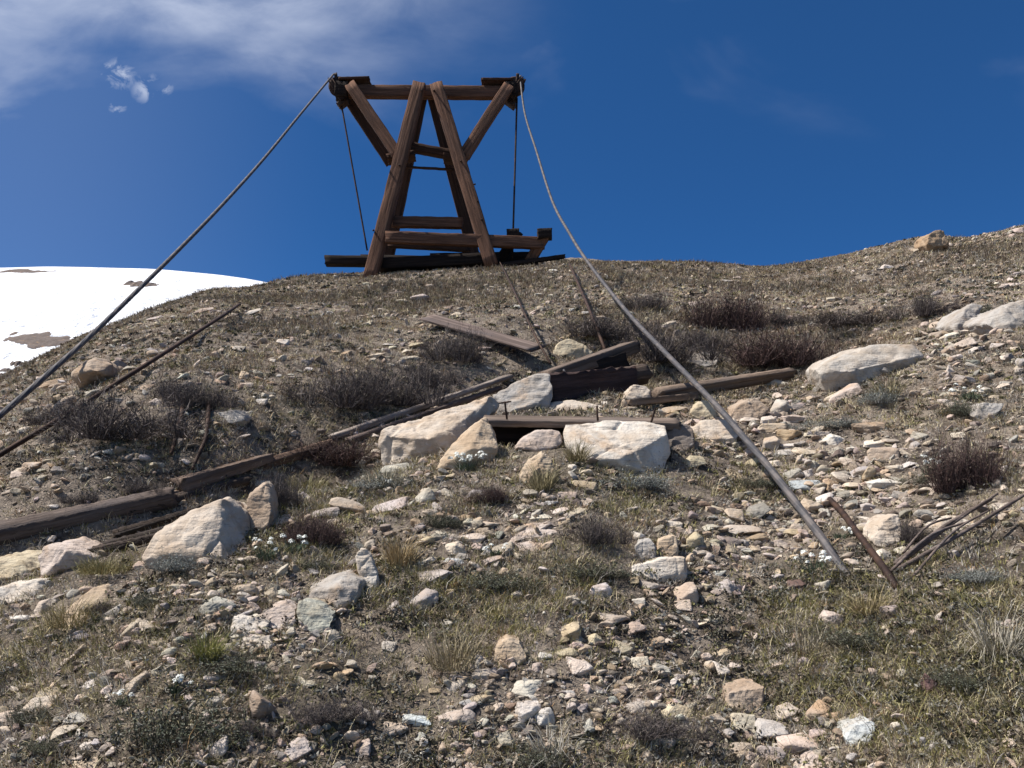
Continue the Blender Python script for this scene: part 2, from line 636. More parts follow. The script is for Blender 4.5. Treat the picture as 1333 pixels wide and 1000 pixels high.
def boulder(name, cat, label, mark, outline, col, lean=0.7, thick=0.5, base=None, shrink=0.82, vox=34, amp=0.024, layer=0.007, sm=1, ridge=(), seed=1, dy=0.0, group=None):
    """outline: points seen round the rock; they get a real distance (from the ground it stands on), a leaning face and a body behind"""
    dds = [p[2] if len(p) > 2 else 0.0 for p in outline]
    outline = [(p[0], p[1]) for p in outline]
    xs = [p[0] for p in outline]; ys = [p[1] for p in outline]
    by = max(ys); bx = base if base else sum(xs) / len(xs)
    G = hit(bx, by)
    Y0 = G.y + dy
    pts = []
    ppm = F / Y0
    for (x, y), dd in zip(outline, dds):
        hh = (by - y) / ppm
        pts.append(at(x, y, Y0 + hh * lean + dd))
    cx, cy = sum(xs) / len(xs), sum(ys) / len(ys)
    for (x, y) in outline:
        hh = (by - y) / ppm
        xb, yb = cx + (x - cx) * shrink, cy + (y - cy) * shrink
        p = at(xb, yb, Y0 + hh * lean)
        p = p + Vector((0, thick, 0.12 * thick))
        pts.append(p)
    for (x, y, d) in ridge:
        hh = (by - y) / ppm
        pts.append(at(x, y, Y0 + hh * lean + d))
    # a footing sunk into the slope
    for (x, y) in outline:
        if y > cy:
            p = at(x, y, Y0 + 0.3 * thick)
            p.z = min(p.z, ground_z(p.x, p.y)) - 0.03
            pts.append(cx_pull(p, at(cx, by, Y0 + 0.3 * thick), 0.8))
    C = Vector((sum(p.x for p in pts) / len(pts), sum(p.y for p in pts) / len(pts), sum(p.z for p in pts) / len(pts)))
    loc = [p - C for p in pts]
    size = max(max(p[i] for p in loc) - min(p[i] for p in loc) for i in range(3))
    me = hull_rock(loc, name, voxel=size / vox / 1.6, smooth=sm, amp=amp, layer=layer, seed=seed, cuts=9, crack=0.018)
    o = link(name, me, M_ROCK, color=CC[col] if isinstance(col, str) else col)
    o.location = C
    tag(o, label, cat, group)
    if mark:
        LANDMARKS.append((mark, cx, cy))
    return o


def cx_pull(p, c, k):
    return Vector((c.x + (p.x - c.x) * k, p.y, p.z))


# ------------------------------------------------------------------ named boulders and big stones
B = boulder
B('boulder', 'boulder', 'big cream boulder leaning beside the thick fallen log, flat face tilted to the light', 'big leaning cream boulder',
  [(181, 712), (212, 690), (252, 668), (268, 656), (290, 645), (296, 652, .10), (312, 688, .14), (314, 715, .10), (308, 736, .06), (262, 742, .10), (240, 746, .16), (212, 748, .18), (192, 738, .14)], 'c', 0.8, 0.30, ridge=((250, 716, -0.06), (212, 722, -0.04), (284, 722, -0.04), (276, 668, -0.03), (183, 718, -.02)), seed=2, base=215, amp=0.022, vox=44)
B('boulder', 'boulder', 'split blocky pinkish rock lying against the underside of the thick log', 'split blocky rock by the log',
  [(46, 716), (60, 709), (84, 705), (110, 718), (134, 726), (118, 733), (82, 728), (58, 748), (52, 742)], 'p', 0.8, 0.22, seed=3, vox=32, ridge=((80, 716, -0.06),))
B('boulder', 'boulder', 'smooth yellowish boulder at the frame edge just under the log', None,
  [(-22, 728), (0, 726), (26, 727), (38, 744), (30, 752), (0, 753), (-22, 756)], 'y', 0.8, 0.25, seed=4)
B('slab', 'rock', 'jagged whitish slab with a dark hollow beneath, below the yellowish boulder', 'jagged whitish slab',
  [(-20, 768), (10, 762), (54, 756), (56, 768), (40, 779), (8, 787), (-20, 790)], 'w', 1.0, 0.18, seed=5, layer=0.01)
B('boulder', 'rock', 'tan earthy rock hump half buried in dry grass under the big leaning boulder', 'half-buried tan hump',
  [(70, 812), (95, 790), (120, 765), (138, 762), (140, 785), (118, 812), (92, 820)], 't', 1.4, 0.15, seed=6)
B('rock_slab', 'rock', 'long cream slab of outcrop running beside the thin grey pole', 'long cream outcrop slab',
  [(488, 562), (515, 553), (542, 547), (580, 537), (612, 528), (640, 516), (652, 527, .05), (612, 547, .03), (592, 566, .05), (584, 590, .12), (560, 593, .12), (514, 580, .10)], 'c', 1.5, 0.30, ridge=((600, 548, -0.05), (575, 570, -0.05), (530, 572, -.04)), seed=7, layer=0.010, vox=50)
B('rock_slab', 'rock', 'rough grey-cream slab end abutting the broken timber crib', 'rough slab at the crib',
  [(640, 514), (668, 498), (692, 487), (716, 485), (722, 517), (692, 528), (652, 537)], 'g', 0.9, 0.35, seed=8, layer=0.012, vox=34)
B('boulder', 'boulder', 'tan wedge boulder with a pointed top, white flowers at its foot', 'tan wedge boulder',
  [(566, 611), (574, 592), (594, 576), (614, 556), (633, 541), (637, 560), (650, 581), (626, 597), (594, 611)], 't', 0.8, 0.25, ridge=((610, 585, -0.06),), seed=9, vox=34)
B('rock_slab', 'rock', 'flat pale slab lying just above the spiked front timber', None,
  [(655, 536), (690, 524), (740, 521), (775, 527), (812, 536), (770, 547), (700, 546), (665, 545)], 'c', 1.5, 0.35, seed=10, layer=0.008, vox=34, dy=0.25)
B('boulder', 'rock', 'rounded pinkish rock under the front timber, between the wedge and the white slab', 'pinkish rock under the timber',
  [(669, 582), (680, 570), (697, 561), (727, 559), (733, 572), (728, 583), (700, 586)], 'p', 0.7, 0.25, seed=11)
B('rock_slab', 'rock', 'huge square-cut white slab tilted to the light under the front timber', 'big white slab',
  [(732, 549), (770, 547), (830, 548), (868, 550), (884, 566, .03), (872, 582, .10), (848, 594, .13), (806, 613, .16), (776, 612, .14), (752, 596, .05), (735, 580)], 'w', 1.1, 0.22, ridge=((866, 566, -0.05), (745, 575, -0.05), (770, 600, -.05), (800, 598, -.06), (845, 578, -.06)), seed=12, amp=0.014, vox=50, base=800)
B('boulder', 'rock', 'brown-grey mossy end block at the blunt end of the white slab', 'mossy end block',
  [(868, 552), (900, 553), (908, 572), (896, 588), (872, 586), (864, 570)], 'd', 0.5, 0.25, seed=13)
B('boulder', 'rock', 'brown pyramid-shaped rock standing below the pinkish rock', 'brown pyramid rock',
  [(674, 619), (688, 600), (706, 586), (718, 598), (725, 624), (705, 632), (684, 632)], 't', 0.5, 0.14, ridge=((700, 612, -0.04),), seed=14)
B('boulder', 'rock', 'upright cream rock leaning at the end of the broken crib', 'rock at the crib end',
  [(806, 528), (814, 512), (824, 500), (845, 503), (852, 516), (838, 528)], 'c', 0.6, 0.25, seed=15)
B('boulder', 'boulder', 'whale-backed grey-cream boulder on the right slope, dark broken end', 'whale-backed boulder',
  [(1062, 480), (1078, 469), (1102, 459), (1132, 448), (1162, 447), (1190, 448), (1204, 463), (1197, 482, .2), (1170, 494, .12), (1130, 504, .08), (1094, 503, .08), (1068, 494, .05)], (0.47, 0.43, 0.38), 0.85, 0.45, ridge=((1180, 466, -0.06), (1100, 478, -0.08), (1130, 470, -0.07)), seed=16, vox=44, amp=0.012, base=1120)
B('boulder', 'boulder', 'smooth grey boulder at the right edge, high on the stony spur', 'smooth grey spur boulder',
  [(1286, 420), (1300, 404), (1322, 394), (1345, 388), (1360, 410), (1340, 424), (1310, 430)], 'g', 0.9, 0.4, seed=17)
B('boulder', 'rock', 'sloping grey rock with a shaded face on the stony spur, left of the smooth boulder', 'sloping spur rock',
  [(1237, 424), (1250, 408), (1266, 396), (1280, 398), (1272, 414), (1256, 430), (1243, 432)], 'g', 0.8, 0.3, seed=18)
B('boulder', 'boulder', 'blocky orange-brown boulder on the left hillside under the big cable', 'orange-brown hillside boulder',
  [(97, 484), (104, 474), (118, 466), (134, 465), (143, 476), (145, 490), (132, 500, .1), (110, 503, .1), (99, 497, .06)], 'k', 0.35, 0.40, ridge=((122, 480, -0.16), (104, 486, -.1)), seed=19, amp=.03)
B('boulder', 'boulder', 'orange rounded boulder alone on the skyline at the right', 'skyline boulder',
  [(1207, 318), (1208, 306), (1218, 299), (1232, 300), (1236, 312), (1234, 320), (1216, 321)], 'o', 0.2, 0.5, seed=20, dy=-0.4)
B('stone', 'stone', 'upright white splinter of stone poking from the dry grass', 'upright white splinter',
  [(462, 722), (470, 714), (479, 716), (485, 732), (493, 755), (489, 768), (480, 766), (470, 748)], 'w', 0.35, 0.05, seed=21)
B('boulder', 'rock', 'broad lichened grey boulder at the foot of the white splinter', 'lichened grey boulder',
  [(388, 778), (402, 762), (430, 748), (452, 745), (476, 762), (464, 782), (440, 796), (412, 792)], 'g', 1.0, 0.2, ridge=((440, 766, -0.05),), seed=22, layer=0.012, vox=36)
B('boulder', 'rock', 'mottled greenish boulder directly under the lichened grey one', 'mottled greenish boulder',
  [(386, 800), (390, 784), (412, 790), (434, 804), (428, 820), (408, 826), (394, 815)], (0.40, 0.40, 0.34), 0.7, 0.15, seed=23)
B('boulder', 'rock', 'low pinkish-grey rock left of the mottled greenish boulder', 'low pinkish-grey rock',
  [(332, 806), (350, 792), (372, 784), (386, 792), (384, 812), (366, 822), (340, 818)], 'p', 1.0, 0.15, seed=24)
B('boulder', 'rock', 'white-topped rock with a brown cave-like hollow under its lip', 'white-topped hollow rock',
  [(298, 824), (300, 808), (312, 802), (336, 803), (350, 812), (334, 820), (312, 828), (306, 842), (298, 838)], 'w', 0.9, 0.12, seed=25)
B('stone', 'rock', 'blunt white block in front of the white-topped hollow rock', 'blunt white block',
  [(313, 848), (316, 832), (330, 827), (350, 829), (356, 842), (340, 852), (322, 853)], 'w', 0.7, 0.1, seed=26)
B('stone', 'stone', 'smooth white log-shaped stone with a squared end', 'log-shaped white stone',
  [(814, 748), (820, 738), (836, 734), (866, 727), (895, 724), (901, 733), (894, 741), (868, 748), (838, 758), (820, 756)], 'w', 0.5, 0.07, seed=27, amp=0.008, vox=34)
B('stone', 'stone', 'square tan stone block resting above the log-shaped white stone', 'square tan block',
  [(856, 722), (857, 704), (882, 695), (884, 718), (870, 726)], 't', 0.4, 0.09, seed=28, amp=0.008)
B('stone', 'stone', 'round speckled grey stone touching the square tan block', 'round speckled grey stone',
  [(826, 714), (834, 704), (848, 702), (857, 714), (852, 726), (836, 728)], 'g', 0.5, 0.08, seed=29)
B('boulder', 'rock', 'broad pinkish-tan rock cut off by the bottom frame edge, largest there', 'broad bottom-edge rock',
  [(1028, 1008), (1036, 992), (1066, 981), (1100, 978), (1122, 988), (1140, 1000), (1150, 1012), (1090, 1030), (1040, 1028)], 'p', 1.3, 0.12, seed=30, layer=0.010, vox=36)
B('boulder', 'rock', 'smooth tan rock cut off by the bottom frame edge near the left corner', 'smooth bottom-left rock',
  [(74, 1008), (96, 992), (134, 980), (162, 981), (176, 996), (170, 1016), (110, 1026)], 't', 1.1, 0.15, seed=31, vox=36)
B('stone', 'stone', 'pale bluish-white stone nearest the grassy lower right corner', 'pale bluish stone',
  [(1099, 962), (1108, 946), (1126, 938), (1141, 938), (1140, 954), (1128, 968), (1110, 972)], 'b', 0.7, 0.1, seed=32)
B('stone', 'rock', 'brown-faced wedge rock with a thin pale top edge, near the bottom', 'brown-faced wedge rock',
  [(943, 922), (948, 902), (972, 897), (999, 895), (1000, 912), (985, 926), (962, 930)], 'k', 0.35, 0.12, seed=33)
B('boulder', 'boulder', 'upright tan boulder with a shaded flank by the two cable ends', 'tan boulder by the cable ends',
  [(1136, 704), (1143, 686), (1156, 672), (1170, 670), (1176, 688), (1172, 706), (1152, 712)], 'c', 0.5, 0.15, seed=34)
B('stone', 'rock', 'low white rock beside the bundle of grey sticks', 'low white rock by the sticks',
  [(1216, 690), (1226, 676), (1244, 671), (1268, 680), (1276, 684), (1252, 692), (1228, 695)], 'w', 0.9, 0.12, seed=35)
B('boulder', 'rock', 'buried pinkish mound of bedrock beside the field of flat chips', 'buried bedrock mound',
  [(650, 712), (668, 696), (690, 682), (712, 680), (732, 688), (724, 700), (690, 706), (664, 722)], 'p', 1.6, 0.12, seed=36)
B('boulder', 'rock', 'tan rounded rock standing alone at centre, above the flat pebbles', 'tan rock at centre bottom',
  [(643, 858), (646, 840), (660, 832), (678, 838), (686, 854), (676, 865), (654, 866)], 't', 0.4, 0.1, seed=37)
B('boulder', 'rock', 'thin whitish ledge stone with a dark underside, topmost on the right slope', 'dark-bellied ledge stone',
  [(1266, 540), (1270, 527), (1290, 524), (1308, 526), (1303, 534), (1290, 542), (1276, 546)], 'g', 0.8, 0.15, seed=38)
B('boulder', 'rock', 'yellowish rock behind the main cable at the end of the front timber', 'yellowish rock behind the cable',
  [(900, 538), (908, 526), (918, 521), (930, 528), (936, 542), (920, 548)], 'y', 0.6, 0.2, seed=39)
B('boulder', 'rock', 'tan angular rock right of the main cable under the split log', 'angular rock under the log',
  [(950, 545), (956, 532), (974, 519), (992, 520), (1002, 532), (990, 545), (968, 549)], 'k', 0.5, 0.22, seed=40)
B('rock_slab', 'rock', 'low buried cream slab right of the mossy end block', 'low buried slab',
  [(900, 562), (914, 548), (944, 546), (966, 556), (960, 572), (925, 578), (905, 576)], 'c', 1.3, 0.2, seed=41)
B('rock_slab', 'rock', 'flat pale rock in the dark shrubs behind the main cable', 'pale rock in the shrubs',
  [(892, 470), (904, 460), (918, 458), (936, 466), (938, 474), (915, 478)], 'g', 1.0, 0.3, seed=42)
B('boulder', 'rock', 'hollow yellowish arch of rock just above the broken crib', 'yellow arch rock',
  [(716, 464), (722, 450), (740, 441), (760, 448), (772, 458), (752, 466), (732, 468)], 'y', 0.5, 0.3, seed=43)
B('boulder', 'rock', 'upright brown rock against the pole, right of the big leaning boulder', 'upright brown rock',
  [(316, 688), (320, 650), (330, 634), (344, 628), (352, 645), (354, 680), (334, 694)], 'k', 0.5, 0.15, seed=44)
B('boulder', 'rock', 'rock edge with a whitish flat face on the left hillside, under the shrubs', 'flat-faced hillside rock',
  [(276, 548), (278, 538), (298, 534), (316, 535), (322, 546), (302, 552)], 'g', 0.7, 0.3, seed=45)
# ------------------------------------------------------------------ timber and cable
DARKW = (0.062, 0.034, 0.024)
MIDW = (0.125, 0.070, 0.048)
GREYW = (0.15, 0.125, 0.11)
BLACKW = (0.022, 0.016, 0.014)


def beam_mesh(L, w0, h0, segs=14, rough=0.006, round_=False, w1=None, h1=None, seed=0, split=0.0):
    rg = np.random.default_rng(seed)
    w1 = w0 if w1 is None else w1; h1 = h0 if h1 is None else h1
    if round_:
        k = 18
        prof = np.array([(math.cos(2 * math.pi * i / k) * 0.5, math.sin(2 * math.pi * i / k) * 0.5) for i in range(k)])
    else:
        c = 0.46
        pr = []
        for (sx, sy) in ((1, 1), (-1, 1), (-1, -1), (1, -1)):
            a, b2 = (sx * 0.5, sy * c), (sx * c, sy * 0.5)
            pr += [a, b2] if sx * sy > 0 else [b2, a]
        # mid points on each side
        prof = []
        for i in range(8):
            p, q = pr[i], pr[(i + 1) % 8]
            prof.append(p)
            if math.dist(p, q) > 0.2:
                prof += [((p[0] * 2 + q[0]) / 3, (p[1] * 2 + q[1]) / 3), ((p[0] + q[0] * 2) / 3, (p[1] + q[1] * 2) / 3)]
        prof = np.array(prof)
    k = len(prof)
    t = np.linspace(0, 1, segs + 1)
    v = []
    groove = rg.normal(0, 1, k)
    for i, s in enumerate(t):
        ww = w0 + (w1 - w0) * s; hh = h0 + (h1 - h0) * s
        xx = s * L + (rg.uniform(-1, 1, k) * rough * 2 if i in (0, segs) else np.zeros(k))
        g = 1 + (groove * split)[:, None] * 0.5 + rg.normal(0, rough / max(w0, 0.02), (k, 1)) * 0.6
        P = prof * g
        v.append(np.stack([xx, P[:, 0] * ww, P[:, 1] * hh], -1))
    v = np.concatenate(v)
    a = np.arange(segs)[:, None] * k + np.arange(k)[None, :]
    b = np.arange(segs)[:, None] * k + (np.arange(k)[None, :] + 1) % k
    f = np.stack([a, b, b + k, a + k], -1).reshape(-1, 4)
    c0, c1 = len(v), len(v) + 1
    v = np.vstack([v, [[-0.0, 0, 0], [L, 0, 0]]])
    i0 = np.arange(k)
    cap0 = np.stack([np.full(k, c0), (i0 + 1) % k, i0], -1)
    cap1 = np.stack([np.full(k, c1), segs * k + i0, segs * k + (i0 + 1) % k], -1)
    flat = np.concatenate([f.ravel(), cap0.ravel(), cap1.ravel()])
    tot = np.concatenate([np.full(len(f), 4), np.full(2 * k, 3)])
    return np_mesh('timber', v, flat, tot)


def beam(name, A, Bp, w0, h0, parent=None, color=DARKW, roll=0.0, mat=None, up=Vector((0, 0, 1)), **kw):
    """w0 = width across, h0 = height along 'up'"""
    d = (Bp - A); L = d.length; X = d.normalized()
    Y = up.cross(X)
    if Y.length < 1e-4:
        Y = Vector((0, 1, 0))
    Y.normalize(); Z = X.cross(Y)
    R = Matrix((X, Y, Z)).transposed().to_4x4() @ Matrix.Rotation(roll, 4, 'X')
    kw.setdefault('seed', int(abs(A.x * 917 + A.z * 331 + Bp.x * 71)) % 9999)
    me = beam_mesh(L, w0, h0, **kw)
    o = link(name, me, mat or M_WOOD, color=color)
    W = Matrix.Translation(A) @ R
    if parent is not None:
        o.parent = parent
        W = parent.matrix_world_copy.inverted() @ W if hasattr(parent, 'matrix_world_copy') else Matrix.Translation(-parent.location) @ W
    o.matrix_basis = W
    return o


def empty(name, loc, label, cat, group=None):
    o = bpy.data.objects.new(name, None)
    COL.objects.link(o)
    o.location = loc
    o.empty_display_size = 0.3
    return tag(o, label, cat, group)


def tube(name, pts, r, mat, parent=None, k=8, r1=None, strands=False):
    pts = [Vector(p) for p in pts]
    if strands:                                   # wire rope: six strands twisting round the core
        cum = [0.0]
        for i in range(1, len(pts)):
            cum.append(cum[-1] + (pts[i] - pts[i - 1]).length)
        s, q, j = 0.0, [], 0
        while s < cum[-1]:
            while cum[j + 1] < s: j += 1
            f_ = (s - cum[j]) / max(cum[j + 1] - cum[j], 1e-6)
            pt = pts[j].lerp(pts[j + 1], f_)
            q.append((pt, s))
            s += 0.010 if pt.y < 7 else 0.05
        pts = [a_ for a_, _ in q]; arc = [b_ for _, b_ in q]
        k = 30
    n = len(pts)
    off = parent.location if parent is not None else Vector((0, 0, 0))
    vs = []
    for i, p in enumerate(pts):
        t = (pts[min(i + 1, n - 1)] - pts[max(i - 1, 0)]).normalized()
        a = t.cross(Vector((0.13, 0.2, 0.97)))
        if a.length < 1e-3: a = t.cross(Vector((1, 0, 0)))
        a.normalize(); b = t.cross(a)
        rr = r if r1 is None else r + (r1 - r) * i / (n - 1)
        for j in range(k):
            an = 2 * math.pi * j / k
            if strands:
                rr = r * (0.90 + 0.13 * abs(math.cos(3 * an + arc[i] * 2 * math.pi / 0.36)))
            vs.append(p - off + (a * math.cos(an) + b * math.sin(an)) * rr)
    f = []
    tot = []
    for i in range(n - 1):
        for j in range(k):
            f += [i * k + j, i * k + (j + 1) % k, (i + 1) * k + (j + 1) % k, (i + 1) * k + j]; tot.append(4)
    f += list(range(k))[::-1]; tot.append(k)
    f += [(n - 1) * k + j for j in range(k)]; tot.append(k)
    me = np_mesh(name, np.array([list(v) for v in vs]), f, tot, smooth=True)
    return link(name, me, mat, parent=parent)


def spline(P, m=8):
    P = [Vector(p) for p in P]
    out = []
    for i in range(len(P) - 1):
        p0 = P[max(i - 1, 0)]; p1 = P[i]; p2 = P[i + 1]; p3 = P[min(i + 2, len(P) - 1)]
        for j in range(m):
            t = j / m
            out.append(0.5 * ((2 * p1) + (-p0 + p2) * t + (2 * p0 - 5 * p1 + 4 * p2 - p3) * t * t + (-p0 + 3 * p1 - 3 * p2 + p3) * t ** 3))
    out.append(P[-1])
    return out


# --- the tower: two A-frames one behind the other, a cross beam with two sheave ends, Y braces
FB, RB = 14.6, 16.2          # front and rear feet
FT, RT = 15.15, 15.65        # front and rear tops
BM = 15.4
S = 15.0 / F                 # metres per photo pixel at the tower
tw = empty('cable_tower', at(558, 352, 15.4), 'dark brown timber tramway tower standing on the hill crest under a wide crossbeam', 'tower')


def sunk(px, py, Y):
    p = at(px, py, Y)
    q = Vector(p)
    return q


LW = 17.5 * S
# front legs (sunk a little into the crest)
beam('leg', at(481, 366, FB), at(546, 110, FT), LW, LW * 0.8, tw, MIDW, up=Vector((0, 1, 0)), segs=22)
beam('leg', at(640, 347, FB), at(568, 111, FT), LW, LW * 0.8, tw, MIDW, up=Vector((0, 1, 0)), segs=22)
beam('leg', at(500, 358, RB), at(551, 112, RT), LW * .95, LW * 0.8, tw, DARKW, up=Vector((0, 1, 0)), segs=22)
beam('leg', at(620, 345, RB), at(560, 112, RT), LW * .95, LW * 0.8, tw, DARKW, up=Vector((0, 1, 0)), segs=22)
# crossbeam, deep timber between the frames
beam('crossbeam', at(441, 119.5, BM), at(672, 121.5, BM), 0.16, 16.5 * S, tw, MIDW, segs=20)
beam('top_plate', at(443, 107.5, BM), at(482, 106.5, BM), 0.34, 0.045, tw, DARKW)
beam('top_plate', at(627, 108.5, BM), at(668, 108.5, BM), 0.34, 0.045, tw, DARKW)
# braces
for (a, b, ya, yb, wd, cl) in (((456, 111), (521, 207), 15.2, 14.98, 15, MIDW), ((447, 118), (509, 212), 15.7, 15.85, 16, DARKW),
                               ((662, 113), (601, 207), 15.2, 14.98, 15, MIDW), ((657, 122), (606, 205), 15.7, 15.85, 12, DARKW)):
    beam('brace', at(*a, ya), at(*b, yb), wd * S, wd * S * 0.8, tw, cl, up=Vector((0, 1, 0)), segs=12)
# ties and rails
beam('tie_beam', at(524, 190, 15.35), at(594, 203, 15.35), 0.16, 12 * S, tw, DARKW)
beam('tie_rod', at(526, 217.5, 15.3), at(590, 221, 15.3), 0.045, 0.045, tw, DARKW, round_=True)
beam('rail', at(509, 289, 14.95), at(602, 291, 14.95), 0.14, 14 * S, tw, MIDW)
beam('rail', at(502, 309, 14.55), at(709, 317, 14.75), 0.13, 15 * S, tw, MIDW, segs=20)
beam('rail', at(506, 319, 15.9), at(612, 325, 15.9), 0.12, 7 * S, tw, DARKW)
# chipped wedge blocks at the brace seats
beam('seat_block', at(505, 208, 15.3), at(540, 203, 15.3), 0.3, 0.10, tw, DARKW)
beam('seat_block', at(578, 206, 15.3), at(607, 210, 15.3), 0.3, 0.10, tw, DARKW)
# sheave saddles at the beam ends
for (cx, sg) in ((440, -1), (671, 1)):
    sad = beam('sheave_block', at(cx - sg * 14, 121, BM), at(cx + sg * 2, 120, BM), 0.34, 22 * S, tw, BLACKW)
    cpt = at(cx, 121, BM)
    for dyy in (-0.12, 0.12):
        pl = beam('side_plate', at(cx - sg * 2, 114, BM + dyy), at(cx + sg * 5, 118, BM + dyy), 0.02, 32 * S, tw, BLACKW, mat=M_RUST)
    # a grooved wheel
    bm = bmesh.new()
    prof = [(0.0, -0.05), (0.15, -0.05), (0.17, -0.035), (0.13, 0.0), (0.17, 0.035), (0.15, 0.05), (0.0, 0.05)]
    kk = 24
    rings = []
    for (rr, yy) in prof:
        rings.append([bm.verts.new((math.cos(2 * math.pi * i / kk) * rr, yy, math.sin(2 * math.pi * i / kk) * rr)) for i in range(kk)] if rr > 0 else [bm.verts.new((0, yy, 0))])
    for i in range(len(rings) - 1):
        a, b = rings[i], rings[i + 1]
        for j in range(kk):
            if len(a) == 1: bm.faces.new((a[0], b[j], b[(j + 1) % kk]))
            elif len(b) == 1: bm.faces.new((a[j], b[0], a[(j + 1) % kk]))
            else: bm.faces.new((a[j], b[j], b[(j + 1) % kk], a[(j + 1) % kk]))
    bmesh.ops.recalc_face_normals(bm, faces=bm.faces)
    me = bpy.data.meshes.new('sheave'); bm.to_mesh(me); bm.free()
    sh = link('sheave', me, M_RUST, parent=tw)
    sh.location = at(cx - sg * 1, 113, BM) - tw.location
    # spike standing above the beam end and bracket hanging under it
    beam('spike', at(cx + sg * 1, 126, BM - 0.05), at(cx + sg * 3, 96, BM - 0.05), 0.04, 0.05, tw, BLACKW, mat=M_RUST)
    beam('bracket', at(cx - sg * 12, 131, BM), at(cx - sg * 1, 139, BM), 0.2, 0.08, tw, BLACKW, mat=M_RUST)
# bolt heads on the front legs
for (bx, by_) in ((549, 118), (565, 118), (486, 300), (520, 215), (600, 210), (618, 240), (622, 262), (627, 286)):
    beam('bolt', at(bx, by_, FT - 0.17 + (by_ - 118) / 240 * -0.53), at(bx, by_, FT - 0.05 + (by_ - 118) / 240 * -0.53), 0.03, 0.03, tw, GREYW, round_=True, segs=2, mat=M_RUST)
# small end frame at the right of the long rail
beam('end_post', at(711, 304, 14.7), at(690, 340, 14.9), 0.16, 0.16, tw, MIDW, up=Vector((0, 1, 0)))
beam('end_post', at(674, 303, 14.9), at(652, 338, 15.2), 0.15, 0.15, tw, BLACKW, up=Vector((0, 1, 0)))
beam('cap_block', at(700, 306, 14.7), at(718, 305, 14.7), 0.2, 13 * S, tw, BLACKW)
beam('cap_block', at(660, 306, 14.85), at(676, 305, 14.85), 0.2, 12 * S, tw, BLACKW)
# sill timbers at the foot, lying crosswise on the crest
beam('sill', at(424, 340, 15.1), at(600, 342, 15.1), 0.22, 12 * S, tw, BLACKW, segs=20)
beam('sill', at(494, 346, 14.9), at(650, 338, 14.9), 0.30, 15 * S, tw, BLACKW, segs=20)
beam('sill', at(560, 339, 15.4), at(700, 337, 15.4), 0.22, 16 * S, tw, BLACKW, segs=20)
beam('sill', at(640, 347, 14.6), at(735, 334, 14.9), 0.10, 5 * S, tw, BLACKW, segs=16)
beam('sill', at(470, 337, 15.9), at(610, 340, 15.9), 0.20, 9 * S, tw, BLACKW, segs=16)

# --- cables
def cable_plane(P0, P1, pix, extra=None):
    """points on the sight lines through pix that lie over the straight plan line P0-P1"""
    res = []
    for (px, py) in pix:
        dx, dy, dz = raydir(px, py)
        # solve s*(dx,dy) on the line P0 + t (P1-P0)
        ex, ey = P1.x - P0.x, P1.y - P0.y
        den = dx * ey - dy * ex
        s = (P0.x * ey - P0.y * ex) / den
        res.append(Vector((float(s * dx), float(s * dy), float(EYE + s * dz))))
    return res


T1 = at(677, 99, BM)
A1 = hit(1096, 742)
pix = [(683, 147), (698, 196), (719, 262), (742, 305), (760, 334), (790, 374), (824, 415), (860, 453), (900, 494), (940, 536), (972, 574), (1000, 607), (1040, 660), (1072, 704), (1090, 732)]
pts = [T1] + cable_plane(T1, A1, pix) + [A1 + Vector((0.05, -0.15, -0.12))]
c = tube('cable', spline(pts, 6), 0.0155, M_CABLE, strands=True)
tag(c, 'thick steel cable curving from the tower top past the white slab into the stones', 'cable', 'track cables of the old tramway')
T2 = at(434, 97, BM)
A2 = Vector((-2.62, 3.4, 0)); A2.z = ground_z(A2.x, A2.y)
pix = [(390, 150), (345, 205), (290, 266), (228, 330), (170, 387), (114, 441), (60, 489), (0, 541), (-60, 592), (-140, 664), (-230, 750)]
pp = cable_plane(T2, A2, pix)
pp = [p for p in pp if p.z > ground_z(p.x, p.y) + 0.02]
pts = [T2] + pp
c = tube('cable', spline(pts, 6), 0.0165, M_CABLE, strands=True)
tag(c, 'taut steel cable running from the tower top down across the snow to the left', 'cable', 'track cables of the old tramway')


def hug(pixs, r, name, mat, k=0.985, n=60, near=0.0):
    """a taut line lying on the slope: follows the ground smoothly"""
    L = spline([(a, b, 0) for a, b in pixs], 10)
    Y = np.array([hit(p.x, p.y).y for p in L]) * k - near
    m = len(Y)
    Ym = np.array([Y[max(0, i - 3):i + 4].min() for i in range(m)])
    Ym = np.convolve(np.pad(Ym, 4, mode='edge'), np.ones(9) / 9, 'valid')
    Ym = np.minimum(Ym, Y)
    Ym = np.convolve(np.pad(Ym, 1, mode='edge'), np.ones(3) / 3, 'valid')
    return tube(name, [at(p.x, p.y, float(y)) for p, y in zip(L, Ym)], r, mat)


def lay(pixs, r, name, lift=0.01, mat=None, k=8, r1=None):
    P = []
    for (px, py, up) in pixs:
        g = hit(px, py)
        P.append(g + Vector((0, 0, r + lift + up)))
    return tube(name, spline(P, 6), r, mat or M_CABLE, k=k, r1=r1)


c = hug([(-70, 638), (0, 592), (70, 550), (150, 500), (226, 452), (290, 411), (312, 396)], 0.0135, 'cable', M_RUST, k=0.955)
tag(c, 'rusty fallen cable lying along the shrubby left hillside, parallel to the taut one', 'cable')
c = hug([(1080, 650), (1098, 669), (1113, 690), (1132, 715), (1150, 739), (1168, 766)], 0.0125, 'cable', M_RUST, near=.0, k=1.0)
tag(c, 'short stub of cable end poking from stones, right of the thick cable', 'cable')
def straight(a, b, r, name, label, mat=M_CABLE, sag=0.0):
    n = 14
    P = [a.lerp(b, i / n) - Vector((0, 0, sag * 4 * (i / n) * (1 - i / n))) for i in range(n + 1)]
    return tag(tube(name, P, r, mat), label, 'cable')


